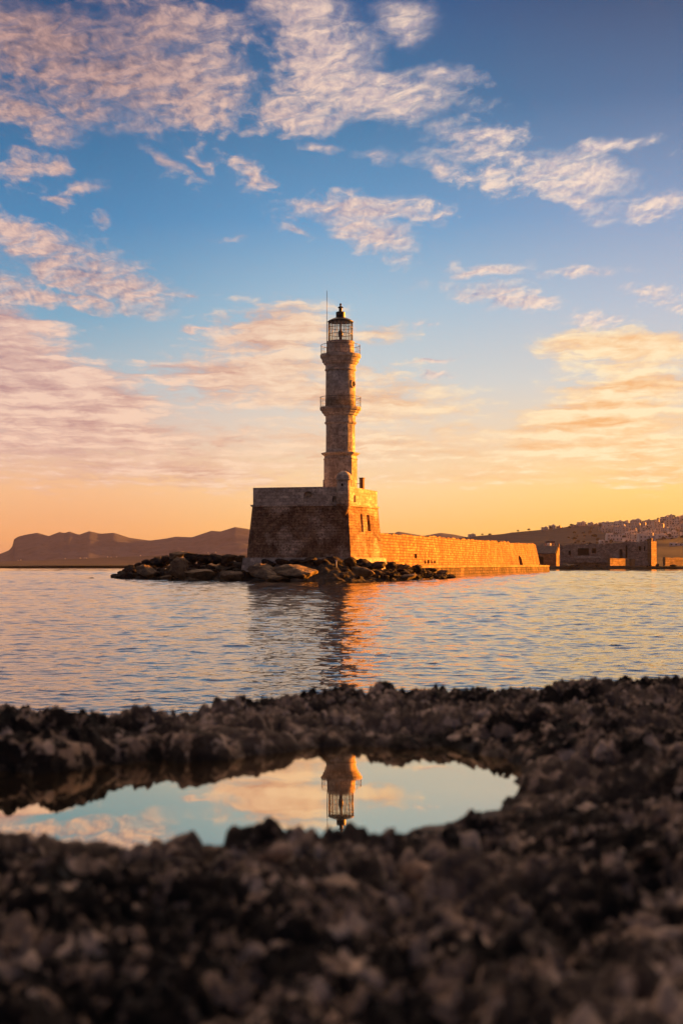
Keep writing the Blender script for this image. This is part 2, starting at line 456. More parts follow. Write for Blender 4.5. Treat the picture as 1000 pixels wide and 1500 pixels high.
M_RUBBLE = stone_mat('rubble_masonry', (.50, .31, .185, 1), (.20, .115, .07, 1), (.76, .58, .43, 1), 0.62, 0.31, 0.13, 1.0, 0.03, 0.55, bc=0.42)
M_ASHLAR = stone_mat('pale_ashlar', (.70, .61, .51, 1), (.46, .38, .30, 1), (.80, .73, .64, 1), 0.70, 0.36, 0.04, 0.6, 0.018, 0.3, bc=0.5)
M_TOWER = stone_mat('tower_limestone', (.64, .56, .455, 1), (.36, .30, .24, 1), (.78, .71, .61, 1), 0.80, 0.40, 0.035, 0.6, 0.014, 0.4, bc=0.42)
M_WALL = stone_mat('sandstone_blocks', (.54, .32, .15, 1), (.26, .14, .065, 1), (.66, .44, .23, 1), 0.75, 0.36, 0.18, 1.0, 0.05, 0.4, bc=0.75)
M_ROUGHWALL = stone_mat('rough_rubble', (.48, .28, .13, 1), (.20, .11, .055, 1), (.60, .40, .21, 1), 0.6, 0.42, 0.25, 1.0, 0.06, 0.3, bc=0.3)
M_QUAY = stone_mat('stained_quay_blocks', (.17, .105, .06, 1), (.05, .034, .024, 1), (.40, .27, .15, 1), 1.2, 0.45, 0.15, 1.0, 0.05, 0.25)
M_FARWALL = stone_mat('old_town_masonry', (.74, .57, .46, 1), (.34, .25, .20, 1), (.88, .78, .68, 1), 1.1, .5, 0.15, 0.8, 0.08, 0.3)
M_FARLIT = stone_mat('ochre_rubble', (.46, .30, .17, 1), (.30, .18, .1, 1), (.58, .42, .26, 1), 2.0, 0.9, 0.15, 0.6, 0.08, 0.3)
M_DARK = plain_mat('dark_recess', (.015, .012, .010), 0.9)
M_BARS = plain_mat('painted_bars', (.09, .07, .055), 0.5, 0.3, 8.0)
M_IRON = plain_mat('black_iron', (.018, .016, .016), 0.45, 0.3, 8.0)
M_RAIL = plain_mat('grey_railing', (.10, .085, .07), 0.5, 0.3, 8.0)
M_BRASS = plain_mat('brass_bars', (.30, .20, .08), 0.45, 0.25, 6.0, 0.4)
M_ROOFTILE = plain_mat('grey_roof', (.12, .10, .095), 0.85, 0.35, 1.2)
M_WHITE = plain_mat('white_paint', (.72, .68, .62), 0.6, 0.1, 5.0)
M_BROWN = plain_mat('brown_plaster', (.22, .12, .07), 0.85, 0.25, 3.0)

def glass_mat():
    m, N = new_mat('lantern_glass')
    a = N.node('ShaderNodeBsdfTransparent'); a.inputs[0].default_value = (.90, .88, .82, 1)
    g = N.node('ShaderNodeBsdfGlossy'); g.inputs['Roughness'].default_value = 0.0153
    mx = N.node('ShaderNodeMixShader'); mx.inputs[0].default_value = 0.07
    N.t.links.new(a.outputs[0], mx.inputs[1]); N.t.links.new(g.outputs[0], mx.inputs[2])
    N.out(mx.outputs[0]); return m
M_GLASS = glass_mat()

# ================================================================== SEA AND PUDDLE
WAVE = 0.15
def sea():
    m, N = new_mat('sea_water')
    pos = N.node('ShaderNodeNewGeometry').outputs['Position']
    p2 = N.vm('MULTIPLY', pos, (1.0, 1.0, 0.0))
    rot = N.node('ShaderNodeVectorRotate', rotation_type='Z_AXIS'); N.put(rot.inputs['Vector'], p2); rot.inputs['Angle'].default_value = 0.25
    q = N.vm('MULTIPLY', rot.outputs[0], (1.05, 1.0, 1.0))
    rd = N.m('ABSOLUTE', N.m('MULTIPLY_ADD', N.noise(q, 1.7, 2.0, 0.5, 0.4), 2.0, -1.0))
    ridge = N.mul(N.m('POWER', N.sub(1.0, rd), 5.0), N.smooth(N.noise(q, 1.3, 1.0, 0.5), 0.46, 0.60))
    h = N.add(N.mul(N.noise(q, 4.5, 2.0, 0.5, 0.3), 0.09), N.add(N.mul(ridge, 0.09), N.mul(N.noise(q, 10.0, 2.0, 0.5), 0.04)))
    big = N.noise(p2, 0.05, 2.0, 0.5)
    h = N.mul(h, N.smooth(big, 0.3, 0.7, 0.75, 1.15))
    n = N.node('ShaderNodeBsdfPrincipled')
    n.inputs['Base Color'].default_value = (.012, .018, .026, 1); n.inputs['Roughness'].default_value = 0.04
    n.inputs['IOR'].default_value = 1.333; n.inputs['Specular Tint'].default_value = (1.0, .94, .84, 1); n.inputs['Specular IOR Level'].default_value = 0.5
    N.put(n.inputs['Normal'], N.bump(h, 0.075, 1.0))
    N.out(n.outputs[0])
    # a fan of rows that get longer with distance
    near = 4.0 * 1.05 ** np.arange(0, 30); near = near[near < 16]
    mid = 16.0 * 1.0026 ** np.arange(0, 1500); mid = mid[mid < 420]
    farr = 420.0 * 1.012 ** np.arange(1, 230); farr = farr[farr < 5100]
    rows = np.concatenate([[0.0, 2.0], near, mid, farr, [5200.0]])
    fine = np.radians(np.arange(-15.5, 15.51, 0.075)); side = np.radians(np.array([-88, -75, -60, -50, -42, -36, -31, -27, -24, -21.5, -19.5, -18, -17, -16.2]))
    th = np.concatenate([side, fine, -side[::-1]])
    R, T = np.meshgrid(rows, th, indexing='ij')
    X, Y = R * np.sin(T), R * np.cos(T)
    Z = np.zeros(X.shape)
    calm = 0.8 + 0.35 * perlin(X * 0.03, Y * 0.012, 77)
    for k, lam in enumerate((0.26, 0.42, 0.75, 1.3, 2.3, 4.4, 9.0)):
        q = lam / (0.0026 * R)      # samples per wave
        w = sstep(3.2, 6.0, q) * (0.10 + 0.90 * sstep(22, 9, q))
        a = WAVE * lam / 6.283
        n1 = perlin(X * 1.15 / lam + 3.1 * k, Y * 1.0 / lam + 0.25 * X / lam, 11 + k)
        n2 = np.clip(1 - np.abs(perlin(X * 0.9 / lam + 9, Y * 0.9 / lam, 31 + k)) * 2.2, 0, 1) ** 2
        Z += w * a * (0.75 * n1 + 0.75 * n2)
    Z *= calm * sstep(2.5, 6, R)
    o = link('sea', grid_mesh('sea', X, Y, Z), m); tag(o, kind='structure')
sea()

ZP = 1.45   # level of the rock pool
POOL_PX = [(-260, 1140), (-120, 1134), (0, 1130), (48, 1134), (90, 1131), (130, 1124), (165, 1120), (200, 1117), (232, 1112), (262, 1117), (322, 1115), (360, 1107), (420, 1102), (470, 1094),
           (520, 1092), (570, 1095), (612, 1098), (622, 1094), (650, 1094), (690, 1101), (735, 1111), (757, 1118), (768, 1132), (758, 1158), (735, 1178), (700, 1192), (655, 1202), (600, 1216), (555, 1228),
           (500, 1246), (420, 1252), (330, 1252), (250, 1254), (150, 1250), (60, 1246), (-60, 1240), (-200, 1228), (-270, 1210)]
def pxz(px, py, z):
    d = (CAMZ - z) * F / (py - HOR)
    return ((px - CX) / F * d, d)
POOL = np.array([pxz(a, b, ZP) for a, b in POOL_PX])

def poly_sd(X, Y, P):
    """signed distance to a polygon, negative inside"""
    d = np.full(X.shape, 1e9); inside = np.zeros(X.shape, bool)
    for (x0, y0), (x1, y1) in zip(P, np.roll(P, -1, 0)):
        ex, ey = x1 - x0, y1 - y0
        t = np.clip(((X - x0) * ex + (Y - y0) * ey) / (ex * ex + ey * ey), 0, 1)
        d = np.minimum(d, np.hypot(X - x0 - t * ex, Y - y0 - t * ey))
        c = ((y0 > Y) != (y1 > Y)) & (X < (x1 - x0) * (Y - y0) / (y1 - y0 + 1e-12) + x0)
        inside ^= c
    return np.where(inside, -d, d)

EDGE_PX = [(-300, 1016), (0, 1022), (60, 1030), (130, 1036), (260, 1036), (350, 1022), (450, 1010), (560, 999), (650, 999), (800, 1004), (900, 998), (1000, 994), (1300, 990)]
EDGE = np.array([pxz(a, b, 1.492) for a, b in EDGE_PX])

def rock_height(X, Y, detail=True):
    jx = X + 0.02 * fbm(X * 14, Y * 14, 3, 3); jy = Y + 0.02 * fbm(X * 14 + 7, Y * 14, 3, 8)
    z = 1.470 + 0.008 * fbm(X * 2.2, Y * 2.2, 3, 1) - 0.002 * sstep(2.0, 2.9, Y)
    # slabs / ridges: the ledge beyond the pool at the left, the far ridge, low dark rim on the near side
    sdp = poly_sd(X + 0.014 * fbm(X * 16, Y * 16, 3, 21), Y + 0.014 * fbm(X * 16, Y * 16, 3, 27), POOL)
    far = Y > np.interp(X, [-0.8, -0.3, 0.3], [1.80, 1.95, 2.0])
    leftw = sstep(0.12, -0.32, X)
    ledge = np.interp(X, [-.5, -.2, 0.02, .5], [.020, .012, .002, .0])
    z = z - far * 0.008 * sstep(0.5, 0.05, sdp) * sstep(-.25, .05, X)
    z = z + far * ledge * sstep(0.0, 0.02, sdp) * sstep(0.22, 0.10, sdp + 0.05 * perlin(X * 6, Y * 6, 4))
    ey = np.interp(X, EDGE[:, 0], EDGE[:, 1])
    e = Y - (ey + 0.04 * perlin(X * 5, Y * 2, 15))
    z = z - 0.014 * sstep(-0.6, -0.15, e) * leftw
    near = ~far
    z = z + near * np.interp(X, [-.45, -.25, -.06, .02, .3], [-.007, -.009, -.017, -.026, -.013]) * sstep(0.3, 0.02, sdp)
    amp = sstep(-0.02, 0.13, sdp)
    # stones set in the crust
    bil = lambda f, sd, o: np.abs(fbm(jx * f, jy * f * 1.15, o, sd))
    lump = 0.010 * (bil(6, 2, 4) - 0.35) + 0.008 * (bil(15, 22, 4) - 0.35)
    for k, (cell, a, s) in enumerate([(0.040, 0.13, 51), (0.018, 0.30, 71)]):
        if cell < 0.05 and not detail: break
        f1, f2, rid = worley(jx / cell + 3 * k, jy / cell * 1.25, s)
        dome = np.sqrt(np.clip(1 - (f1 / 0.62) ** 2, 0, 1))
        lump = lump + dome * cell * a * (rid > 0.35) * (0.35 + 0.9 * rid) - cell * a * 0.3
    for cell, hh, dp, s in ((0.055, .007, .012, 131), (0.026, .011, .015, 151), (0.013, .006, .008, 171)):
        wxx, wyy = X + cell * .35 * fbm(X / cell * .7, Y / cell * .7, 3, s), Y + cell * .35 * fbm(X / cell * .7 + 9, Y / cell * .7, 3, s + 7)
        f1, f2, rid = worley(wxx / cell, wyy / cell * 1.2, s + 11)
        lump = lump + hh * (rid - .5) - dp * (1 - sstep(0.0, 0.20, f2 - f1)) * sstep(.15, .4, rid) + dp * .3
    pit = np.clip(fbm(X * 24, Y * 28, 3, 40) - 0.16, 0, 0.7)
    pit2 = np.clip(fbm(X * 10 + 3, Y * 13, 3, 47) - 0.12, 0, 0.5)
    lump = lump - 0.040 * pit - 0.060 * pit2 + 0.008
    if detail: lump = lump + 0.0045 * np.abs(fbm(X * 60, Y * 66, 3, 60)) + 0.002 * fbm(X * 150, Y * 150, 2, 63)
    z = z + lump * (0.30 + 0.70 * amp) * 0.85
    # layered ledges with sharp, undercut lips
    for fx, fy, hh, sd_, th_ in ((2.6, 4.2, .014, 201, .05), (4.5, 7.0, .010, 211, -.10)):
        q = fbm(X * fx + 1.7, Y * fy, 4, sd_) + .10 * fbm(X * 30, Y * 30, 3, sd_ + 4)
        z = z + hh * (sstep(th_ - .035, th_ + .035, q) - .5) * sstep(0.02, 0.10, sdp)
    lip = sdp + .035 * fbm(X * 7, Y * 7, 3, 221)
    z = z + far * .013 * sstep(.085, .10, lip) * sstep(.40, .16, lip)
    # dark knobs along the near rim
    for kx, ky, kr, kh in [(225, 1232, .050, .024), (378, 1226, .036, .034), (62, 1228, .07, .004), (480, 1240, .05, .016), (812, 1135, .05, .034), (838, 1100, .05, .03), (560, 1235, .06, .012), (640, 1255, .05, .02)]:
        a, b = pxz(kx, ky, 1.475)
        r2 = ((X - a) / kr) ** 2 + ((Y - b) / (kr * 0.8)) ** 2
        z = z + kh * np.sqrt(np.clip(1 - r2, 0, 1)) * (0.75 + 0.5 * perlin(X * 30, Y * 30, 9))
    # knobbly crest where the shore breaks off
    f1, f2, rid = worley(jx / 0.085, jy / 0.11, 90)
    z = z + leftw * 0.016 * np.sqrt(np.clip(1 - (f1 / 0.6) ** 2, 0, 1)) * (0.3 + rid) * sstep(-0.35, -0.2, e) * sstep(0.06, -0.05, e)
    # pool basin
    basin = ZP - 0.004 - np.clip(-sdp, 0, 0.2) * 0.35
    k = sstep(0.016, -0.006, sdp)
    z = z * (1 - k) + np.minimum(z, basin) * k
    z = np.where((sdp > 0.016), np.maximum(z, ZP + 0.004), z)
    # drop to the sea
    drop = np.clip(e, 0, None)
    z = z - 1.9 * drop * (1 + 0.5 * perlin(X * 4, Y * 4, 33)) 
    return np.maximum(z, -0.8)

def rock_mat():
    m, N = new_mat('weathered_shore_rock')
    pos = N.node('ShaderNodeNewGeometry').outputs['Position']
    n1 = N.noise(pos, 8.0, 4.0, 0.6); n2 = N.noise(pos, 30.0, 5.0, 0.65); n3 = N.noise(pos, 90.0, 4.0, 0.65)
    v = N.voro(N.vm('ADD', pos, N.vm('MULTIPLY', N.noise(pos, 20.0, out=1), (0.03,) * 3)), 30.0, out='Color')
    vs = N.sep(v)[0]
    c = N.mix(N.smooth(n2, 0.42, 0.60), (.010, .008, .007, 1), (.40, .28, .20, 1))
    c = N.mix(N.mul(N.smooth(n1, 0.46, 0.60), 0.75), c, (.52, .36, .25, 1))
    c = N.mix(N.mul(N.smooth(vs, 0.72, 0.90), 0.85), c, (.84, .63, .47, 1))
    c = N.mix(N.mul(N.smooth(n3, 0.5, 0.66), 0.5), c, (.62, .45, .33, 1))
    c = N.mix(N.mul(N.smooth(N.noise(pos, 26.0, 4.0, 0.6), 0.44, 0.505), 0.95), c, (.004, .004, .005, 1))
    dust = N.smooth(N.noise(pos, 2.6, 3.0, .6), .44, .60)
    c = N.mix(N.mul(dust, 0.5), N.mix(0.12, c, (.012, .010, .009, 1)), N.mix(0.55, c, (.55, .40, .29, 1)))
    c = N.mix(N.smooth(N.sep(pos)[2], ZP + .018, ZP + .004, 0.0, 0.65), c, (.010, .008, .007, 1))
    h = N.add(N.mul(n3, 0.5), n2)
    N.out(N.principled(c, N.smooth(n2, 0.3, 0.7, 0.6, 0.9), N.bump(h, 0.012), spec=0.12))
    return m
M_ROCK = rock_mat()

def shore():
    fx = np.arange(-1.12, 1.1201, 0.004); gx = 1.12 + 0.006 * (1.13 ** np.arange(1, 75) - 1) / 0.13 * 1.0
    gx = gx[gx < 40]
    xs = np.concatenate([-gx[::-1], fx, gx])
    fy = np.arange(0.62, 3.75, 0.004); gn = 0.62 - 0.006 * (1.13 ** np.arange(1, 75) - 1) / 0.13; gn = gn[gn > -25]
    gf = 3.75 + 0.02 * 1.25 ** np.arange(0, 20); gf = gf[gf < 6]
    ys = np.concatenate([gn[::-1], fy, gf])
    X, Y = np.meshgrid(xs, ys)
    Z = rock_height(X, Y)
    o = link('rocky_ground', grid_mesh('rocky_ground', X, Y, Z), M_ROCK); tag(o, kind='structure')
    # water lying in the hollow
    m, N = new_mat('pool_water')
    pos = N.node('ShaderNodeNewGeometry').outputs['Position']
    g = N.node('ShaderNodeBsdfGlossy'); g.inputs['Color'].default_value = (1.0, .83, .60, 1); g.inputs['Roughness'].default_value = 0.015
    df = N.node('ShaderNodeBsdfDiffuse'); df.inputs['Color'].default_value = (.06, .046, .034, 1)
    nb = N.bump(N.noise(N.vm('MULTIPLY', pos, (1.0, .6, 1)), 5.0, 1.0, 0.5), 0.0010)
    N.put(g.inputs['Normal'], nb)
    mx = N.node('ShaderNodeMixShader'); mx.inputs[0].default_value = 0.9
    N.t.links.new(df.outputs[0], mx.inputs[1]); N.t.links.new(g.outputs[0], mx.inputs[2])
    N.out(mx.outputs[0])
    xs = np.linspace(POOL[:, 0].min() - .1, POOL[:, 0].max() + .1, 40); ys = np.linspace(POOL[:, 1].min() - .1, POOL[:, 1].max() + .1, 40)
    X, Y = np.meshgrid(xs, ys)
    o = link('puddle_water', grid_mesh('puddle_water', X, Y, np.full(X.shape, ZP)), m); tag(o, kind='structure')
shore()

def pebble(rad, seed, sub=2, squash=0.65):
    rng = np.random.default_rng(seed)
    bm = bmesh.new(); bmesh.ops.create_icosphere(bm, subdivisions=sub, radius=1.0)
    P = np.array([v.co[:] for v in bm.verts])
    for _ in range(9 if sub < 4 else 16):
        n = rng.normal(size=3); n /= np.linalg.norm(n); d = rng.uniform(0.55, 0.92) if sub < 4 else rng.uniform(.5, .85)
        t = P @ n - d
        P = P - np.clip(t, 0, None)[:, None] * n * 0.92
    ph = rng.uniform(0, 9, 6)
    P = P * (1 + 0.07 * np.sin(P[:, :1] * 5 + ph[0]) * np.sin(P[:, 1:2] * 4.3 + ph[1]) * np.cos(P[:, 2:3] * 4.7 + ph[2]))
    if sub >= 4:
        a = perlin(P[:, 0] * 3.1 + ph[3], P[:, 1] * 3.1 + P[:, 2] * 2.3, 2) + 0.5 * perlin(P[:, 0] * 7 + ph[4], P[:, 2] * 7 + P[:, 1] * 5, 5)
        P = P * (1 + 0.13 * a[:, None])
    P[:, 2] *= squash
    faces = [[v.index for v in f.verts] for f in bm.faces]
    bm.free()
    return P * rad, faces

def gravel():
    lib = [pebble(1.0, 100 + k, 2, random.uniform(.5, .8)) for k in range(14)]
    n = 900
    X = RNG.uniform(-1.05, 1.05, n); Y = 0.7 + 2.6 * RNG.uniform(0, 1, n) ** 0.8
    keep = (np.abs(X) < 0.10 + Y * 0.30) & (poly_sd(X, Y, POOL) > 0.004) & (Y < np.interp(X, EDGE[:, 0], EDGE[:, 1]) - 0.02)
    X, Y = X[keep], Y[keep]; Z = rock_height(X, Y)
    V = []; Fc = []; off = 0
    for x, y, z in zip(X, Y, Z):
        P, fs = lib[RNG.integers(len(lib))]
        s = 0.003 + 0.011 * RNG.uniform() ** 3
        a = RNG.uniform(0, 6.28); ca, sa = math.cos(a), math.sin(a)
        Q = P @ np.array([[ca, sa, 0], [-sa, ca, 0], [0, 0, 1]]) * s
        Q = Q @ np.array([[1, 0, RNG.normal() * .25], [0, 1, RNG.normal() * .25], [0, 0, 1]])
        V.append(Q + [x, y, z + s * 0.15]); Fc += [[i + off for i in f] for f in fs]; off += len(P)
    me = bpy.data.meshes.new('gravel'); me.from_pydata(np.concatenate(V).tolist(), [], Fc)
    me.polygons.foreach_set('use_smooth', [True] * len(Fc)); me.update()
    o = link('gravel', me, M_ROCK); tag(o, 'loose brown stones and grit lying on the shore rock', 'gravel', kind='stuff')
gravel()

def loose_stones():
    spec = [(128, 1104, .026, (.34, .24, .18, 1), 'pale flat stone lying on the rock ledge beyond the pool', .35),
            (212, 1094, .020, (.36, .17, .07, 1), 'orange stone on the ledge beyond the pool', .5),
            (617, 1283, .030, (.40, .27, .18, 1), 'cream stone lying below the near edge of the pool', .55),
            (495, 1312, .026, (.42, .31, .22, 1), 'light beige round stone in front of the pool', .7),
            (767, 1232, .018, (.40, .29, .19, 1), 'small tan stone near the rounded end of the pool', .6),
            (410, 1275, .020, (.36, .26, .19, 1), 'small whitish stone under the dark knob at the pool edge', .7),
            (765, 1182, .022, (.34, .25, .18, 1), 'grey tan stone at the water line on the rounded end of the pool', .6),
            (978, 1160, .026, (.36, .25, .17, 1), 'sand coloured chip of rock at the side of the shore', .5)]
    for k, (px, py, r, c, lab, sq) in enumerate(spec):
        x, y = pxz(px, py, 1.49)
        z = float(rock_height(np.array([[x]]), np.array([[y]]))[0, 0])
        x, y = pxz(px, py, z + r * sq * .5)
        z = float(rock_height(np.array([[x]]), np.array([[y]]))[0, 0])
        P, fs = pebble(r, 500 + k, 3, sq)
        me = bpy.data.meshes.new('stone'); me.from_pydata(P.tolist(), [], fs); me.polygons.foreach_set('use_smooth', [True] * len(fs))
        P *= .62; me.vertices.foreach_set('co', P.astype(np.float32).ravel()); r *= .62
        o = link('stone', me, plain_mat('stone_tone', (c[0] * .9, c[1] * .85, c[2] * .8, 1), 0.85, 0.35, 60.0, bumpd=0.003)); o.location = (x, y, z + r * sq * 0.3)
        tag(o, lab, 'stone', 'loose stones on the shore rock')
loose_stones()
#SECTION3
# ================================================================== THE ISLAND
ISL_PX = [(150, 848.2, 186), (200, 848.5, 178), (250, 849.5, 170), (330, 851, 160), (400, 852.5, 150), (460, 853, 146.5), (520, 852.8, 147.5), (580, 850.5, 153), (625, 849, 163), (668, 847.6, 180)]
ISL = np.array([(wx(p, d), d) for p, _, d in ISL_PX] + [(20, 215), (24, 260), (14, 262), (-6, 215), (-22, 208)])
def island_height(X, Y):
    sd = -poly_sd(X, Y, ISL) - 0.8
    top = 0.9 + 1.5 * sstep(-22, -6, X) + 0.15 * perlin(X * .3, Y * .3, 3)
    return np.where(sd > 0, np.minimum(top, -0.5 + sd * 0.36), -0.4 + sd * 0.5) + (0.35 * fbm(X * .45, Y * .45, 3, 7) + 0.55 * (np.abs(fbm(X * .8 + 5, Y * .8, 4, 17)) - .25)) * sstep(-2, 1.5, sd)
def island():
    xs = np.arange(-38, 30, 0.28); ys = np.concatenate([np.arange(140, 200, 0.32), np.arange(200, 275, 1.2)])
    X, Y = np.meshgrid(xs, ys); Z = np.maximum(island_height(X, Y), -0.7)
    m = plain_mat('dark_wet_rock', (.026, .019, .015), 0.9, 0.6, 1.5, bumpd=0.15)
    o = link('island_terrain', grid_mesh('island_terrain', X, Y, Z), m); tag(o, kind='structure')
island()

def boulder_mat(name, a, b):
    m, N = new_mat(name)
    obj = N.node('ShaderNodeTexCoord').outputs['Object']
    n1 = N.noise(obj, 1.1, 5.0, 0.65); n2 = N.noise(obj, 5.0, 4.0, 0.65)
    c = N.mix(N.smooth(n1, 0.35, 0.65), a, b)
    c = N.mix(N.mul(N.smooth(n2, 0.5, 0.7), 0.6), c, tuple(x * .35 for x in a[:3]) + (1,))
    N.out(N.principled(c, 0.88, N.bump(N.add(n1, N.mul(n2, .6)), 0.25), spec=0.2)); return m
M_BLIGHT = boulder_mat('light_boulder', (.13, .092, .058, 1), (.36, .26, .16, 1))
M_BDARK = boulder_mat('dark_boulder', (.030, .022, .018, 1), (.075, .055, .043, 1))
BLIB = [pebble(1.0, 900 + k, 4, random.uniform(.62, .9)) for k in range(9)]
BMESH = {}
def boulder(px, py, d, wpx, hpx, light, label, group, rz=None, k=None):
    """centre pixel, distance and size in photo pixels -> a boulder standing there"""
    s = d / F
    k = random.randrange(len(BLIB)) if k is None else k
    key = (k, light)
    if key not in BMESH:
        P, fs = BLIB[k]
        me = bpy.data.meshes.new('boulder'); me.from_pydata(P.tolist(), [], fs); me.polygons.foreach_set('use_smooth', [True] * len(fs))
        me.materials.append(M_BLIGHT if light else M_BDARK); BMESH[key] = me
    o = bpy.data.objects.new('boulder', BMESH[key]); COL.objects.link(o)
    o.location = (wx(px, d), d, wz(py, d))
    o.scale = (wpx * s * .5, wpx * s * .42, hpx * s * .8)
    o.rotation_euler = (random.uniform(-.2, .2), random.uniform(-.25, .25), random.uniform(-.4, .4) if rz is None else rz)
    tag(o, label, 'boulder', group)
    return o
def shore_d(px): return float(np.interp(px, [p for p, _, _ in ISL_PX], [d for _, _, d in ISL_PX]))
G1, G2 = 'light boulders at the foot of the island', 'dark boulders heaped round the island'
for px, py, w, h, lab in [
    (430, 839, 70, 19, 'long pale brown boulder sloping into the water below the bastion'),
    (385, 840, 52, 22, 'squat tan boulder next to the long sloping boulder below the bastion'),
    (408, 848, 54, 9, 'low ragged tan slab at the water line under the long sloping boulder'),
    (292, 841, 50, 17, 'rounded brown boulder at the waterline near the middle of the bare spit'),
    (336, 842, 46, 18, 'brown boulder at the waterline under the bastion corner farthest from the sea wall'),
    (262, 834, 40, 26, 'big brown boulder with a rounded back under the highest hump of the spit'),
    (243, 847, 26, 9, 'small brown boulder at the waterline in front of the big rounded one on the spit'),
    (262, 813, 34, 10, 'light capping boulder forming the highest hump of the bare spit'),
    (213, 838, 34, 16, 'brown boulder in the slope of the thinning end of the spit'),
    (530, 838, 46, 16, 'brown boulder in the slope below the sunlit bastion corner'),
    (598, 845, 36, 8, 'low brown boulder at the waterline below the start of the sea wall')]:
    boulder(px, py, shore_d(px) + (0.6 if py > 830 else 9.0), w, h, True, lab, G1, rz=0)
boulder(132, 847.5, 188, 13, 3.2, False, 'small lone dark rock awash in the sea off the spit', G2, 0)
dk = 'dark jagged boulder among many in the heap round the fort island'
crest = [(168, 846, 14, 6), (180, 842, 18, 9), (192, 835, 22, 12), (205, 829, 20, 12), (217, 825, 24, 13), (232, 824, 26, 14), (246, 820, 24, 13), (283, 817, 28, 13), (300, 818, 26, 12), (318, 818, 26, 12), (336, 818, 24, 12), (352, 820, 22, 10),
         (372, 822, 26, 11), (392, 824, 26, 11), (412, 822, 22, 10), (432, 823, 26, 11), (452, 822, 24, 11), (470, 824, 26, 12), (490, 822, 24, 10), (512, 824, 26, 12), (532, 826, 26, 11), (552, 829, 26, 11), (572, 830, 24, 10), (592, 831, 24, 9), (610, 833, 22, 9), (628, 836, 24, 9), (646, 840, 22, 8), (660, 844, 16, 6)]
for px, py, w, h in crest:
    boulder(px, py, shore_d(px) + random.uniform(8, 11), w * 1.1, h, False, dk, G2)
for i in range(262):
    px = random.uniform(166, 662)
    t = random.random() * .78
    ytop = np.interp(px, [160, 200, 260, 360, 480, 560, 620, 668], [846, 832, 820, 822, 824, 830, 836, 846])
    ybot = np.interp(px, [p for p, _, _ in ISL_PX], [y for _, y, _ in ISL_PX]) - 1
    py = ytop + (ybot - ytop) * t
    w = random.uniform(9, 20)
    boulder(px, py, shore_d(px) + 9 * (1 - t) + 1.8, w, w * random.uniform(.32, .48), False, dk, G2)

# ---- small white T-shaped post on the rocks
def tpost():
    d = 154.0
    t = empty('mooring_marker', (wx(492.5, d), d, wz(831, d)))
    tag(t, 'small white T-shaped post on the dark rocks below the bastion', 'post')
    a = MB(); a.tube((0, 0, 0), (0, 0, .68), .06, 8); a.build('post', M_WHITE, t)
    a = MB(); a.box((0, 0, .74), (.26, .09, .12)); a.build('crosspiece', M_WHITE, t)
    d = 178.0
    t = empty('warning_post', (wx(606, d), d, wz(838, d)))
    tag(t, 'thin pale post in the rocks before the sea wall', 'post')
    a = MB(); a.tube((0, 0, 0), (0, 0, 1.0), .045, 8); a.build('post', M_WHITE, t)
    a = MB(); a.lathe([(.06, 1.0), (.07, 1.05), (.0, 1.12)], 8); a.build('cap', M_WHITE, t)
tpost()

# ================================================================== BASTION
TH = math.radians
C0 = Vector((wx(509.5, 160.5), 160.5, 0))
dirF = Vector((-math.cos(TH(12)), math.sin(TH(12)), 0)); RA = 25
dirR = Vector((math.sin(TH(RA)), math.cos(TH(RA)), 0))
L0 = C0 + dirF * 11.15; E0 = C0 + dirR * 8.4
G0 = L0 + Vector((1.2, 12.0, 0)); H0 = E0 + Vector((-1.5, 9.0, 0))
FOOT = [L0, C0, E0, H0, G0]      # counter-clockwise from above
def offset_poly(P, off):
    """move every side outwards by off"""
    n = len(P); out = []
    for i in range(n):
        a, b, c = P[i - 1], P[i], P[(i + 1) % n]
        d1, d2 = (b - a).normalized(), (c - b).normalized()
        n1, n2 = Vector((d1.y, -d1.x, 0)), Vector((d2.y, -d2.x, 0))
        k = off / max(0.2, 1 + n1.dot(n2))
        out.append(b + (n1 + n2) * k)
    return out
def at_z(P, z): return [Vector((p.x, p.y, z)) for p in P]
nF = Vector((dirF.y, -dirF.x, 0)) * -1.0
nF = Vector((-math.sin(TH(12)), -math.cos(TH(12)), 0)); nR = Vector((math.cos(TH(RA)), -math.sin(TH(RA)), 0))
ZB, ZC, ZT = 1.2, 8.62, 10.62

def on_face(px, P, d):
    """point of the vertical plane through P along d that lies under photo column px"""
    t = (px - CX) / F
    s = (t * P.y - P.x) / (d.x - t * d.y)
    return P + d * s
def hole(px0, px1, py0, py1, P, d, n, depth=0.7, arch=False, out=0.6):
    """cutter prism for an opening seen at those pixels in a wall plane"""
    a, b = on_face(px0, P, d), on_face(px1, P, d)
    dm = (a.y + b.y) / 2
    z1, z0 = wz(py0, dm), wz(py1, dm)
    w = (b - a).length; u = (b - a).normalized()
    prof = [(0, z0), (w, z0)]
    if arch:
        r = w / 2; rise = min(r, (z1 - z0) * .5)
        prof += [(r + r * math.cos(k * math.pi / 10), z1 - rise + rise * math.sin(k * math.pi / 10)) for k in range(11)]
    else:
        prof += [(w, z1), (0, z1)]
    mb = MB()
    fr = [a + u * x + n * out + Vector((0, 0, z)) for x, z in prof]; bk = [q - n * (out + depth) for q in fr]
    m = len(prof)
    for i in range(m):
        j = (i + 1) % m
        mb.face([fr[j], fr[i], bk[i], bk[j]])
    mb.face(fr); mb.face(list(reversed(bk)))
    # orient outwards
    c = sum((Vector(v) for v in mb.v), Vector()) / len(mb.v)
    f0 = mb.f[0]; p0 = [mb.v[i] for i in f0]
    nn = (p0[1] - p0[0]).cross(p0[2] - p0[0])
    if nn.dot(p0[0] - c) < 0:
        mb.f = [list(reversed(f)) for f in mb.f]; mb.uv = [list(reversed(u_)) for u_ in mb.uv]
    return mb

def shift(mb, org):
    mb.v = [v - org for v in mb.v]; return mb

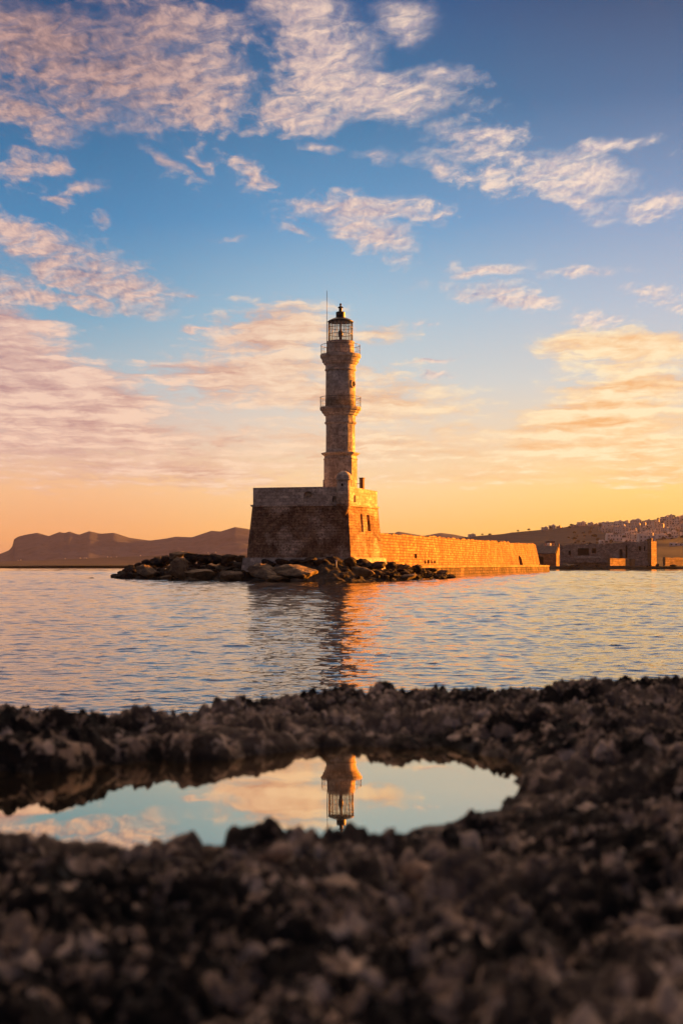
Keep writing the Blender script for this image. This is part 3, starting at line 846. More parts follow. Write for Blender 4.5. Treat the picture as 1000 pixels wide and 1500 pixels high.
def bastion():
    org = Vector((C0.x - 3, C0.y + 5, ZB))
    t = empty('harbour_bastion', org)
    tag(t, 'square stone bastion with sloping rubble walls carrying the lighthouse', 'bastion')
    b = MB(); b.prism(at_z(offset_poly(FOOT, 0.72), ZB), at_z(FOOT, ZC))
    w = shift(b, org).build('wall', M_RUBBLE, t)
    cut(w, [shift(hole(528.3, 531.6, 753, 779, C0 + nR * .2, dirR, nR, 0.9), org), shift(hole(537.8, 541.8, 754, 778, C0 + nR * .2, dirR, nR, 0.9), org)])
    b = MB(); b.prism(at_z(offset_poly(FOOT, 0.16), ZC - .16), at_z(offset_poly(FOOT, 0.22), ZC + .04)); 
    shift(b, org).build('cordon', M_ASHLAR, t)
    # parapet ring
    outer, inner = at_z(offset_poly(FOOT, -.06), ZC + .043), at_z(offset_poly(FOOT, -1.0), ZC + .043)
    zt = [ZT, ZT + .05, ZT - .12, ZT - .1, ZT]
    b = MB(); n = len(outer)
    ot = [Vector((p.x, p.y, z)) for p, z in zip(outer, zt)]; it = [Vector((p.x, p.y, z)) for p, z in zip(inner, zt)]
    for i in range(n):
        j = (i + 1) % n
        b.face([outer[i], outer[j], ot[j], ot[i]]); b.face([inner[j], inner[i], it[i], it[j]])
        b.face([ot[i], ot[j], it[j], it[i]]); b.face([outer[j], outer[i], inner[i], inner[j]])
    p = shift(b, org).build('parapet', M_ASHLAR, t)
    cut(p, [shift(hole(444.5, 458, 719.8, 729.2, C0, dirF, nF, 0.7, True), org), shift(hole(486.5, 492, 727, 735, C0, dirF, nF, 0.55), org),
            shift(hole(518.4, 521.6, 725, 735.5, C0, dirR, nR, 0.75, True), org)])
    # corbelled corner turret
    k = 160.2 / F; cz = C0 + Vector((wx(503.6, 160.2) - C0.x, -.25, 0)) - org
    g = MB(); r = 10.2 * k
    z = lambda py: wz(py, 160.2)   # cz already carries the -ZB of the origin
    g.lathe([(r, z(738)), (r, z(703.5))], 28, cz)
    tu = g.build('turret', M_ASHLAR, t)
    g = MB(); g.lathe([(.05, z(757)), (r * .45, z(752)), (r * .75, z(747)), (r * .92, z(743)), (r * 1.06, z(740)), (r * 1.12, z(738.2))], 28, cz); g.build('corbel', M_RUBBLE, tu)
    R = 12.3 * k
    g = MB(); g.lathe([(R * 1.0, z(703.4)), (R * 1.04, z(702.6)), (R * .99, z(701.8))] + [(R * .97 * math.cos(a), z(701.8) + R * .97 * math.sin(a)) for a in [TH(q) for q in (8, 18, 28, 38, 48, 58, 68, 78, 86)]], 28, cz)
    g.build('dome', M_ASHLAR, tu)
    g = MB(); wc = cz + Vector((-r * .25, -r * .97, z(710.5))); g.box(wc, (.2, .12, .32), TH(-14)); g.build('window', M_DARK, tu)
    # chimney on the lit side
    d = 166.0; q = Vector((wx(530, d), d, 0)) - org
    g = MB(); s = d / F
    g.box(q + Vector((0, 0, (wz(719, d) + wz(701.5, d)) / 2 - 0)), (5.6 * s, .5, 17.5 * s), TH(-20)); ch = g.build('chimney', M_BROWN, t)
    g = MB(); g.box(q + Vector((0, 0, wz(700.6, d))), (6.8 * s, .62, 1.7 * s), TH(-20)); g.build('cap', M_BROWN, ch)
    g = MB(); g.tube(q + Vector((-.7, 0, wz(708.5, d))), q + Vector((-.2, 0, wz(708.5, d))), .03); g.build('handrail', M_IRON, t)
    # pale footing course
    g = MB(); g.prism(at_z(offset_poly(FOOT, 1.15), 1.0), at_z(offset_poly(FOOT, 0.95), 2.62)); shift(g, org).build('footing', M_ASHLAR, t)
bastion()

# ================================================================== LIGHTHOUSE
def lighthouse():
    d = 168.0; k = d / F
    zb = ZC
    t = empty('lighthouse', (wx(498.6, d), d, zb))
    tag(t, 'tall tapering stone lighthouse tower with two railed galleries and a glazed lantern', 'lighthouse')
    z = lambda py: wz(py, d) - zb
    g = MB(); g.lathe([(24.4 * k, 0), (24.4 * k, z(674)), (25.2 * k, z(673.5)), (25.2 * k, z(672)), (23.9 * k, z(671.5)), (23.7 * k, z(668))], 8, phase=TH(42), smooth=False)
    g.build('octagonal_base', M_TOWER, t)
    g = MB(); g.lathe([(24.2 * k, z(668)), (26.3 * k, z(666.5)), (28.2 * k, z(665.2)), (28.4 * k, z(663.6)), (22.0 * k, z(662.8))], 8, phase=TH(42), smooth=False)
    g.build('ledge', M_TOWER, t)
    ph = TH(8)
    g = MB(); g.lathe([(21.6 * k, z(662.8)), (21.4 * k, z(622))], 16, phase=ph, smooth=False); g.build('middle_shaft', M_TOWER, t)
    g = MB(); g.lathe([(21.7 * k, z(622)), (23.4 * k, z(620.8)), (23.4 * k, z(618.6)), (22.0 * k, z(618)), (22.2 * k, z(609.5)), (24.6 * k, z(608.6)), (25.6 * k, z(606)), (27.6 * k, z(604.8)), (27.8 * k, z(602.8)), (30.2 * k, z(601)), (30.6 * k, z(598.2)), (30.4 * k, z(597))], 16, phase=ph, smooth=False)
    g.build('cornice', M_TOWER, t)
    def railing(R, z0, z1, n):
        g = MB()
        for q in range(n):
            a = 2 * math.pi * q / n
            g.tube((R * math.sin(a), -R * math.cos(a), z0), (R * math.sin(a), -R * math.cos(a), z1), .026 if q % 3 == 0 else .013, 5)
        for zz, rr in ((z1, .03), (z0 + (z1 - z0) * .55, .014), (z0 + .06, .016)):
            g.ring_tube(R, zz, rr)
        return g.build('railing', M_RAIL, t)
    railing(29.9 * k, z(597), z(582.4), 30)
    g = MB(); g.lathe([(21.9 * k, z(597)), (21.5 * k, z(544))], 40); us = g.build('upper_shaft', M_TOWER, t)
    a = TH(57); R = 21.7 * k; zc = z(564)
    def disc(r0, r1, off, name, mat, par):
        g = MB(); n = 20
        ax = Vector((math.sin(a), -math.cos(a), 0)); u = Vector((math.cos(a), math.sin(a), 0)); c = ax * (R + off) + Vector((0, 0, zc))
        for i in range(n):
            t0, t1 = 2 * math.pi * i / n, 2 * math.pi * (i + 1) / n
            P = lambda r, tt, o=0: c + (u * math.cos(tt) + Vector((0, 0, 1)) * math.sin(tt)) * r + ax * o
            if r0 > 0:
                g.face([P(r0, t0), P(r1, t0), P(r1, t1), P(r0, t1)]); g.face([P(r1, t0), P(r1, t0, -.25), P(r1, t1, -.25), P(r1, t1)])
                g.face([P(r0, t1), P(r0, t1, -.25), P(r0, t0, -.25), P(r0, t0)])
            else: g.face([c, P(r1, t0), P(r1, t1)])
        return g.build(name, mat, par)
    po = disc(0, 4.2 * k, .015, 'porthole', M_DARK, t); disc(4.1 * k, 5.6 * k, .07, 'frame', M_TOWER, po)
    g = MB(); g.lathe([(21.6 * k, z(544)), (23.0 * k, z(543)), (23.0 * k, z(541.4)), (21.9 * k, z(540.6)), (22.1 * k, z(535.5)), (24.4 * k, z(534)), (25.4 * k, z(531.5)), (26.8 * k, z(530.8)), (26.9 * k, z(528.6)), (28.2 * k, z(525.5)), (29.4 * k, z(524.6)), (29.9 * k, z(522)), (29.6 * k, z(520))], 40, smooth=False)
    g.build('upper_cornice', M_TOWER, t)
    railing(28.6 * k, z(520), z(506), 27)
    g = MB(); g.lathe([(19.9 * k, z(520)), (19.9 * k, z(503)), (20.6 * k, z(502.4)), (20.6 * k, z(500.9)), (18.4 * k, z(500.2))], 40, smooth=False); g.build('lantern_base', M_ASHLAR, t)
    # glazed lantern
    R = 17.6 * k; z0, z1 = z(500.6), z(471.5)
    g = MB(); n = 16
    for q in range(n):
        a2 = 2 * math.pi * q / n + .08
        g.tube((R * math.sin(a2), -R * math.cos(a2), z0), (R * math.sin(a2), -R * math.cos(a2), z1), .042, 6)
    for f in (0.0, .36, .70, 1.0): g.ring_tube(R, z0 + (z1 - z0) * f, .035 if 0 < f < 1 else .06)
    lr = g.build('lantern_bars', M_BARS, t)
    g = MB(); g.lathe([(R * .97, z0), (R * .97, z1)], 32)
    g.f = g.f[:-2]; g.uv = g.uv[:-2]; g.sm = g.sm[:-2]
    g.build('glass', M_GLASS, lr)
    g = MB(); g.lathe([(2.4 * k, z(500.4)), (2.4 * k, z(494)), (3.4 * k, z(493)), (3.8 * k, z(489)), (3.2 * k, z(485)), (.8 * k, z(484)), (.6 * k, z(472))], 16); g.build('lamp', M_IRON, t)
    g = MB(); g.lathe([(18.6 * k, z(472.2)), (18.9 * k, z(471)), (17.0 * k, z(469.6)), (13.0 * k, z(467.6)), (9.0 * k, z(466)), (7.0 * k, z(465.4))], 32)
    rf = g.build('lantern_roof', M_IRON, t)
    g = MB(); g.lathe([(6.7 * k, z(465.5)), (6.7 * k, z(457.6)), (6.0 * k, z(457)), (2.6 * k, z(456.4)), (2.4 * k, z(451.6)), (4.2 * k, z(450.8)), (2.8 * k, z(449.2)), (1.3 * k, z(448.4)), (1.2 * k, z(447.4)), (1.7 * k, z(446.2)), (1.3 * k, z(444.8)), (.2 * k, z(444))], 20, smooth=False)
    g.build('finial', M_IRON, rf)
    x = wx(478.7, d) - wx(498.6, d)
    g = MB(); g.tube((x, 0, z(520)), (x, 0, z(470)), .045, 6); g.tube((x, 0, z(470)), (x, 0, z(426)), .03, 6); g.build('lightning_rod', M_IRON, t)
    g = MB(); g.box((-24.6 * k, .2, z(708)), (2.2 * k, .6, 10 * k)); g.build('buttress', M_TOWER, t)
lighthouse()

# ================================================================== SEA WALL AND QUAY
WA = Vector((wx(549.5, 168.6), 168.6, 0)); WB = Vector((wx(784, 330), 330, 0))
dW = (WB - WA).normalized(); nW = Vector((dW.y, -dW.x, 0)); LW = (WB - WA).length
def sea_wall():
    org = Vector((WA.x, WA.y, 0.6))
    t = empty('sea_wall', org); tag(t, 'long sunlit stone sea wall running back from the bastion', 'wall')
    P1 = on_face(717, WA, dW); s1 = (P1 - WA).length
    def top(s): p = WA + dW * s; px = CX + p.x / p.y * F; return wz(np.interp(px, [553, 781], [780.3, 797.2]), p.y)
    def seg(s0, s1, n, th, bat, jag):
        b = MB(); st = [s0 + (s1 - s0) * i / n for i in range(n + 1)]
        rows = []
        for i, s in enumerate(st):
            p = WA + dW * s; zt = top(s) + random.uniform(-jag, jag)
            bt = bat if bat < 1 else .35 + (bat - .35) * min(1, (s - s0) / 30)
            rows.append([Vector((*(p + nW * bt).xy, .6)), Vector((*p.xy, zt)), Vector((*(p - nW * th).xy, zt)), Vector((*(p - nW * th).xy, .6))])
        for a, c in zip(rows, rows[1:]):
            b.face([a[0], c[0], c[1], a[1]]); b.face([a[1], c[1], c[2], a[2]]); b.face([a[2], c[2], c[3], a[3]])
        b.face([rows[0][0], rows[0][1], rows[0][2], rows[0][3]]); b.face(list(reversed(rows[-1])))
        for a, c in zip(rows, rows[1:]): b.face([a[3], c[3], c[0], a[0]])
        return b
    w = shift(seg(0.02, s1, 70, 2.5, .35, .16), org).build('wall_face', M_WALL, t)
    cut(w, [shift(hole(a, b, c, e, WA, dW, nW, .8, False, 1.2), org) for a, b, c, e in [(605, 608, 811, 818), (618.5, 621, 821, 825.5), (623, 626, 820.5, 825.5), (628.5, 630.5, 821, 825.5), (632.5, 635, 821, 825.5)]])
    b = seg(s1 + .004, LW, 26, 5.0, 1.3, .28)
    w = shift(b, org).build('rough_end', M_ROUGHWALL, t)
    cut(w, [shift(hole(756.5, 761, 814, 827.5, WA + nW * .4, dW, nW, 1.6, True, 2.5), org)])
    P = on_face(679, WA, dW); ss = (P - WA).length
    g = MB(); q = WA + dW * ss
    zz = top(ss)
    return t
sea_wall()

def quay():
    off = 3.3
    A = on_face(600, WA + nW * off, dW); B = on_face(803.5, WA + nW * off, dW)
    org = Vector((A.x, A.y, -.4)); t = empty('stone_quay', org); tag(t, 'low stained stone quay along the foot of the sea wall', 'quay')
    b = MB(); n = 30; rows = []
    for i in range(n + 1):
        p = A + (B - A) * (i / n); zt = 1.42 + random.uniform(-.04, .04)
        rows.append([Vector((*(p + nW * .25).xy, -.4)), Vector((*p.xy, zt)), Vector((*(p - nW * (off - .4)).xy, zt + .02)), Vector((*(p - nW * (off - .4)).xy, -.4))])
    for a, c in zip(rows, rows[1:]):
        b.face([a[0], c[0], c[1], a[1]]); b.face([a[1], c[1], c[2], a[2]])
    b.face([rows[0][0], rows[0][1], rows[0][2], rows[0][3]]); b.face(list(reversed(rows[-1])))
    shift(b, org).build('quay_wall', M_QUAY, t)
    b = MB()
    for a, c in zip(rows, rows[1:]):
        o = nW * .14; z0 = Vector((0, 0, .004)); z1 = Vector((0, 0, .34)); bk = nW * -1.6
        A0, A1, B0, B1 = a[1] + o + z0, c[1] + o + z0, a[1] + o + z1, c[1] + o + z1
        b.face([A0, A1, B1, B0]); b.face([B0, B1, B1 + bk, B0 + bk]); b.face([A1, A0, A0 + bk, A1 + bk])
    a, c = rows[-1][1] + nW * .14, rows[-1][1] + nW * -1.46
    b.face([a + Vector((0, 0, .004)), c + Vector((0, 0, .004)), c + Vector((0, 0, .34)), a + Vector((0, 0, .34))])
    shift(b, org).build('coping', M_FARLIT, t)
    b = MB(); rows = []
    for i in range(n + 1):
        p = A + (B - A) * (.12 + .86 * i / n); w = random.uniform(.5, 1.6)
        rows.append([p + nW * (.2 + w) + Vector((0, 0, -.4)), p + nW * (.15 + w * .9) + Vector((0, 0, .10)), p + nW * .14 + Vector((0, 0, .2))])
    for a, c in zip(rows, rows[1:]):
        b.face([a[0], c[0], c[1], a[1]]); b.face([a[1], c[1], c[2], a[2]])
    shift(b, org).build('footing', M_FARLIT, t)
    # bollards on the quay edge
    for px in (790, 798):
        p = on_face(px, WA + nW * (off - .5), dW)
        o = MB(); o.lathe([(.16, 0), (.13, .35), (.2, .42), (.2, .52), (.05, .56)], 10)
        q = o.build('bollard', M_IRON); q.location = (p.x, p.y, 1.44); tag(q, 'dark mooring bollard at the far end of the low quay', 'bollard', 'bollards on the quay')
quay()
#SECTION4
# ================================================================== FAR SHORE
def hill_prof(px): return np.interp(px, [-2000, 300, 560, 640, 690, 720, 760, 800, 830, 870, 900, 930, 960, 975, 1000, 1100, 1300, 1700, 2600], [829, 826, 800, 792, 786.5, 783, 779, 775.5, 771.5, 768.5, 767, 765.5, 761.5, 759, 757.5, 752, 745, 750, 800])
HD0, HD1 = 900.0, 2500.0
def hill_z(X, Y):
    px = CX + X / np.maximum(Y, 1) * F
    zr = CAMZ + (HOR - hill_prof(px)) / F * HD1
    t = np.clip((Y - HD0) / (HD1 - HD0), 0, 1.6)
    s = np.where(t < 1, 0.42 * t + 0.58 * t ** 2.2, 1 - 0.8 * (t - 1))
    return 1.5 + (zr - 1.5) * s + 1.6 * fbm(X * .012, Y * .012, 4, 5) * np.clip(t * 5, 0, 1) * np.clip((zr - 5) / 20, 0, 1)
def land_mat(name, a, b, sc_):
    m, N = new_mat(name)
    pos = N.node('ShaderNodeNewGeometry').outputs['Position']
    n1 = N.noise(pos, sc_, 5.0, 0.65); n2 = N.noise(pos, sc_ * 7, 4.0, 0.65)
    c = N.mix(N.smooth(n1, 0.38, 0.62), a, b)
    c = N.mix(N.mul(N.smooth(n2, 0.5, 0.68), 0.6), c, tuple(x * .4 for x in a[:3]) + (1,))
    N.out(N.principled(c, 0.95, None, spec=0.1)); return m
def far_land():
    xs = np.arange(-700, 1250, 9.0); ys = np.concatenate([np.arange(880, 2500, 14.0), np.arange(2500, 3400, 60.0)])
    X, Y = np.meshgrid(xs, ys)
    o = link('hill', grid_mesh('hill', X, Y, hill_z(X, Y)), land_mat('scrub_hill', (.015, .018, .022, 1), (.028, .030, .033, 1), .012)); tag(o, kind='structure')
    # low waterfront ground
    xs = np.linspace(60, 900, 90); ys = np.concatenate([[604, 606, 609, 613], np.arange(618, 930, 12.0)])
    X, Y = np.meshgrid(xs, ys)
    e = Y - 607 + 3.0 * perlin(X * .03, Y * .01, 2) - np.clip(84 - X, 0, 30) * 3
    Z = np.minimum(-1.0 + e * 0.55, 1.25 + .25 * perlin(X * .05, Y * .05, 6) + np.clip(e - 30, 0, 300) * .002)
    o = link('waterfront_terrain', grid_mesh('waterfront_terrain', X, Y, np.maximum(Z, -1.5)), land_mat('dark_shore', (.012, .010, .010, 1), (.03, .024, .02, 1), .2)); tag(o, kind='structure')
    # mountains across the bay
    def ridge(name, prof, d, depth, mat, seed, x0, x1, rough):
        u = np.linspace(x0, x1, 900); v = np.linspace(0, 1, 60)
        U, V = np.meshgrid(u, v)
        zr = CAMZ + (HOR - np.interp(U, [p for p, _ in prof], [q for _, q in prof])) / F * d
        Y = d - depth * (1 - V) ** 1.0
        X = (U - CX) / F * Y
        s = V ** 1.25
        Z = zr * s + rough * (1 - np.abs(V * 2 - 1)) * fbm(X * .009, Y * .009, 5, seed) * np.clip(zr / 60, 0, 1) * np.where(V > .97, 0, 1)
        # back side
        Vb = np.linspace(0, 1, 12)[1:]; Ub, VB = np.meshgrid(u, Vb)
        zb = CAMZ + (HOR - np.interp(Ub, [p for p, _ in prof], [q for _, q in prof])) / F * d
        Xb, Yb, Zb = (Ub - CX) / F * (d + 420 * VB), d + 420 * VB, zb * (1 - VB) - 3 * VB
        o = link(name, grid_mesh(name, np.concatenate([X, Xb]), np.concatenate([Y, Yb]), np.concatenate([Z, Zb])), mat); tag(o, kind='structure')
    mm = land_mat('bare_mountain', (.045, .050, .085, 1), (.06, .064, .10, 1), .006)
    ridge('mountains', [(-900, 822), (-500, 818), (-260, 812), (-60, 824), (-30, 820), (0, 811.6), (14, 806), (18.5, 800), (21, 790), (27, 786), (38, 783.2), (55, 780.4), (72, 785.2), (87.5, 779.2), (95, 780.8), (102, 778.5), (116, 783.3), (131, 778), (148, 781.8), (167, 780.4), (190, 787.8), (220, 791.8), (243, 788.8), (258, 786), (281, 787), (310, 777.4), (323, 778.5), (344, 772), (361, 774.5),
          (420, 786), (480, 800), (530, 799), (565, 786), (583, 778.5), (597, 781), (620, 785), (645, 780.5), (665, 783), (700, 790), (900, 806), (1500, 815)], 4500, 700, mm, 3, -900, 1500, 9)
    ml = land_mat('low_headland', (.016, .018, .026, 1), (.028, .030, .040, 1), .02)
    ridge('headland_terrain', [(-900, 825), (-300, 824), (0, 822.4), (60, 820.8), (120, 818.2), (180, 816), (240, 813.4), (300, 811.5), (400, 812), (600, 815), (800, 820)], 3600, 300, ml, 9, -900, 800, 2)
far_land()

# ---- tiny pale houses along the headland
for px, py in [(27, 820.5), (31, 820.2), (118, 817.5), (124, 817.2), (127, 817.6), (158, 815.8), (163, 816), (206, 813.8), (171, 815.6), (305, 809.6), (316, 809.3), (96, 818.2)]:
    d = 3560; s = d / F * random.uniform(.6, 1.1)
    b = MB(); b.box((0, 0, .5 * s), (1.1 * s, 1.0 * s, 1.0 * s)); b.prism([(-.6 * s, -.55 * s, 1.0 * s), (.6 * s, -.55 * s, 1.0 * s), (.6 * s, .55 * s, 1.0 * s), (-.6 * s, .55 * s, 1.0 * s)], [(-.3 * s, -.1 * s, 1.3 * s), (.3 * s, -.1 * s, 1.3 * s), (.3 * s, .1 * s, 1.3 * s), (-.3 * s, .1 * s, 1.3 * s)])
    o = b.build('seaside_house', M_WHITE); o.location = (wx(px, d), d, wz(py + .6, d))
    tag(o, 'tiny pale house on the low headland across the bay', 'house', 'houses along the headland')

# ---- town on the hill
M_PLASTER = [plain_mat('pale_plaster', (.74, .66, .62), .85, .12, .3), plain_mat('cream_plaster', (.66, .56, .49), .85, .12, .3), plain_mat('grey_plaster', (.50, .43, .40), .85, .12, .3)]
def hill_at(px, py):
    """where the sight line through that pixel meets the hill"""
    d = np.arange(905, 2560, 4.0)
    zl = CAMZ + (HOR - py) / F * d
    X = (px - CX) / F * d
    hit = np.nonzero(hill_z(X, d) >= zl)[0]
    i = hit[0] if len(hit) else len(d) - 1
    return float(X[i]), float(d[i]), float(hill_z(X[i:i + 1], d[i:i + 1])[0])
def house_proto(mat, w, dp, h, floors):
    r = empty('hill_house', (0, 0, 0))
    b = MB(); b.box((0, 0, h / 2 - 2), (w, dp, h + 4)); b.build('wall', mat, r)
    b = MB(); b.box((0, 0, h + .15), (w * 1.04, dp * 1.04, .3)); b.box((w * .2, 0, h + 1.2), (w * .3, dp * .4, 1.8)); b.build('roof', mat, r)
    nw = max(2, int(w / 3.5))
    for f in range(floors):
        for i in range(nw):
            b = MB(); b.box((-w / 2 + w * (i + .5) / nw, -dp / 2 - .02, h * (f + .55) / floors), (1.3, .12, 1.5)); b.build('window', M_DARK, r)
    return r
def copy_tree(o, parent=None):
    c = o.copy(); COL.objects.link(c)
    if parent is not None: c.parent = parent
    for ch in [q for q in COL.objects if q.parent is o]: copy_tree(ch, c)
    return c
def town():
    protos = [house_proto(M_PLASTER[k % 3], w, 8, h, f) for k, (w, h, f) in enumerate([(11, 6.2, 2), (9, 5.8, 2), (8, 3.6, 1), (15, 6.5, 2), (10, 8.4, 3)])]
    kids = {p.name: [q for q in COL.objects if q.parent is p] for p in protos}
    spots = []
    rnd = random.Random(5)
    for i in range(400):
        px = rnd.uniform(880, 1012)
        top = float(hill_prof(np.array(px)))
        py = top + 1.5 + rnd.random() * 28 * min(1, (px - 850) / 90)
        if any(abs(px - a) < 4.6 and abs(py - b) < 2.8 for a, b in spots): continue
        spots.append((px, py))
        if len(spots) >= 92: break
    crest = [(808, 775), (818, 773.8), (838, 771.4), (843, 771.2), (851, 770.6), (864, 770), (872, 769.5), (905, 769), (915, 768.6), (917, 766.5), (797, 776.5), (690.5, 787), (931, 766.5), (926, 767.3)]
    used = set()
    for i, (px, py) in enumerate(spots + crest):
        x, y, z = hill_at(px, py)
        k = rnd.randrange(5); src = protos[k]
        if k in used:
            r = src.copy(); COL.objects.link(r)
            for q in kids[src.name]:
                c = q.copy(); COL.objects.link(c); c.parent = r
        else: r = src; used.add(k)
        r.location = (x, y, z - .3); r.rotation_euler = (0, 0, rnd.uniform(-.5, .5)); s = rnd.uniform(.7, 1.05); r.scale = (s, s, s)
        if i < len(spots): tag(r, 'small pale house in the crowded town on the hillside', 'house', 'houses of the hillside town')
        else: tag(r, 'small house on the bare ridge line of the hill', 'house', 'houses along the hill ridge')
    # the larger white blocks lower down
    for px, py, w, h, lab in [(898, 787, 22, 9, 'stepped white block standing alone on the lower hillside'), (907, 790, 22, 6, 'long white block before the stepped white block on the hillside'), (884, 793.5, 14, 4.5, 'low white building beside the roof of the ruin'),
                              (922, 792, 20, 5, 'pale terrace of houses over the ruin, between white blocks'), (945, 789, 24, 10, 'tall pale apartment block right above the sunlit tower of the ruin'), (993, 797.5, 26, 4.5, 'long pale shed on the slope beyond the sunlit end of the ruin'), (975, 786, 30, 5, 'long pale row of flats under the hillside town')]:
        x, y, z = hill_at(px, py + h * .5); s = y / F
        r = empty('hill_block', (x, y, z - .5)); r.rotation_euler = (0, 0, rnd.uniform(-.3, .2))
        tag(r, lab, 'building', 'large pale buildings on the hill')
        b = MB(); b.box((0, 0, h * s * .5), (w * s, 10, h * s)); b.box((-w * s * .28, 1, h * s * 1.12), (w * s * .4, 7, h * s * .22)); b.build('wall', M_PLASTER[0], r)
        nf = max(1, int(h * s / 3.2)); nw = int(w * s / 4)
        for f in range(nf):
            b = MB()
            for q in range(nw): b.box((-w * s / 2 + w * s * (q + .5) / nw, -5.02, h * s * (f + .55) / nf), (1.6, .12, 1.5))
            b.build('window_band', M_DARK, r)
town()
# ---- trees on the ridge and hillside
def tree_proto():
    r = empty('round_tree', (0, 0, 0))
    b = MB(); b.lathe([(.45, -1), (.3, 2.2), (.18, 4)], 7); b.build('trunk', M_BROWN, r)
    b = MB(); rr = random.Random(3)
    for i in range(420):
        a, e, q = rr.uniform(0, 6.28), rr.uniform(-.7, 1.5), rr.uniform(.55, 1)
        c = Vector((3.2 * q * math.cos(a) * math.cos(e), 3.2 * q * math.sin(a) * math.cos(e), 4.2 + 2.3 * q * math.sin(e)))
        s = rr.uniform(.3, .7); u = Vector((rr.gauss(0, 1), rr.gauss(0, 1), rr.gauss(0, 1))).normalized(); v = u.orthogonal().normalized()
        b.face([c - u * s, c + v * s, c + u * s, c - v * s])
    b.build('crown', plain_mat('dark_foliage', (.035, .035, .022), .9, .4, 2.0), r, weld=False)
    return r
def trees():
    p = tree_proto(); kids = [q for q in COL.objects if q.parent is p]; rnd = random.Random(8)
    spots = [(717, 783.4), (758, 779.4), (774, 778), (821, 773), (822.5, 772.8), (836, 771.6), (858, 770.4), (882, 768.6), (894, 767.8), (911, 767), (917, 766.6), (941, 765), (963, 761.5), (970, 760.3), (986, 759), (736, 781.6), (706, 784.8), (806, 775.4)]
    spots += [(rnd.uniform(830, 1000), None) for _ in range(70)]
    for i, (px, py) in enumerate(spots):
        ridge = py is not None
        if py is None: py = float(hill_prof(np.array(px))) + rnd.uniform(3, 34)
        if py > 806: continue
        x, y, z = hill_at(px, py)
        if i == 0: r = p
        else:
            r = p.copy(); COL.objects.link(r)
            for q in kids:
                c = q.copy(); COL.objects.link(c); c.parent = r
        s = rnd.uniform(.4, .85); r.scale = (s * 1.2, s * 1.2, s); r.location = (x, y, z - .2); r.rotation_euler = (0, 0, rnd.uniform(0, 6))
        if ridge: tag(r, 'dark round tree standing out on the ridge line of the hill', 'tree', 'trees on the hill ridge')
        else: tag(r, 'dark round tree on the slope among the hillside houses', 'tree', 'trees on the hillside')
trees()

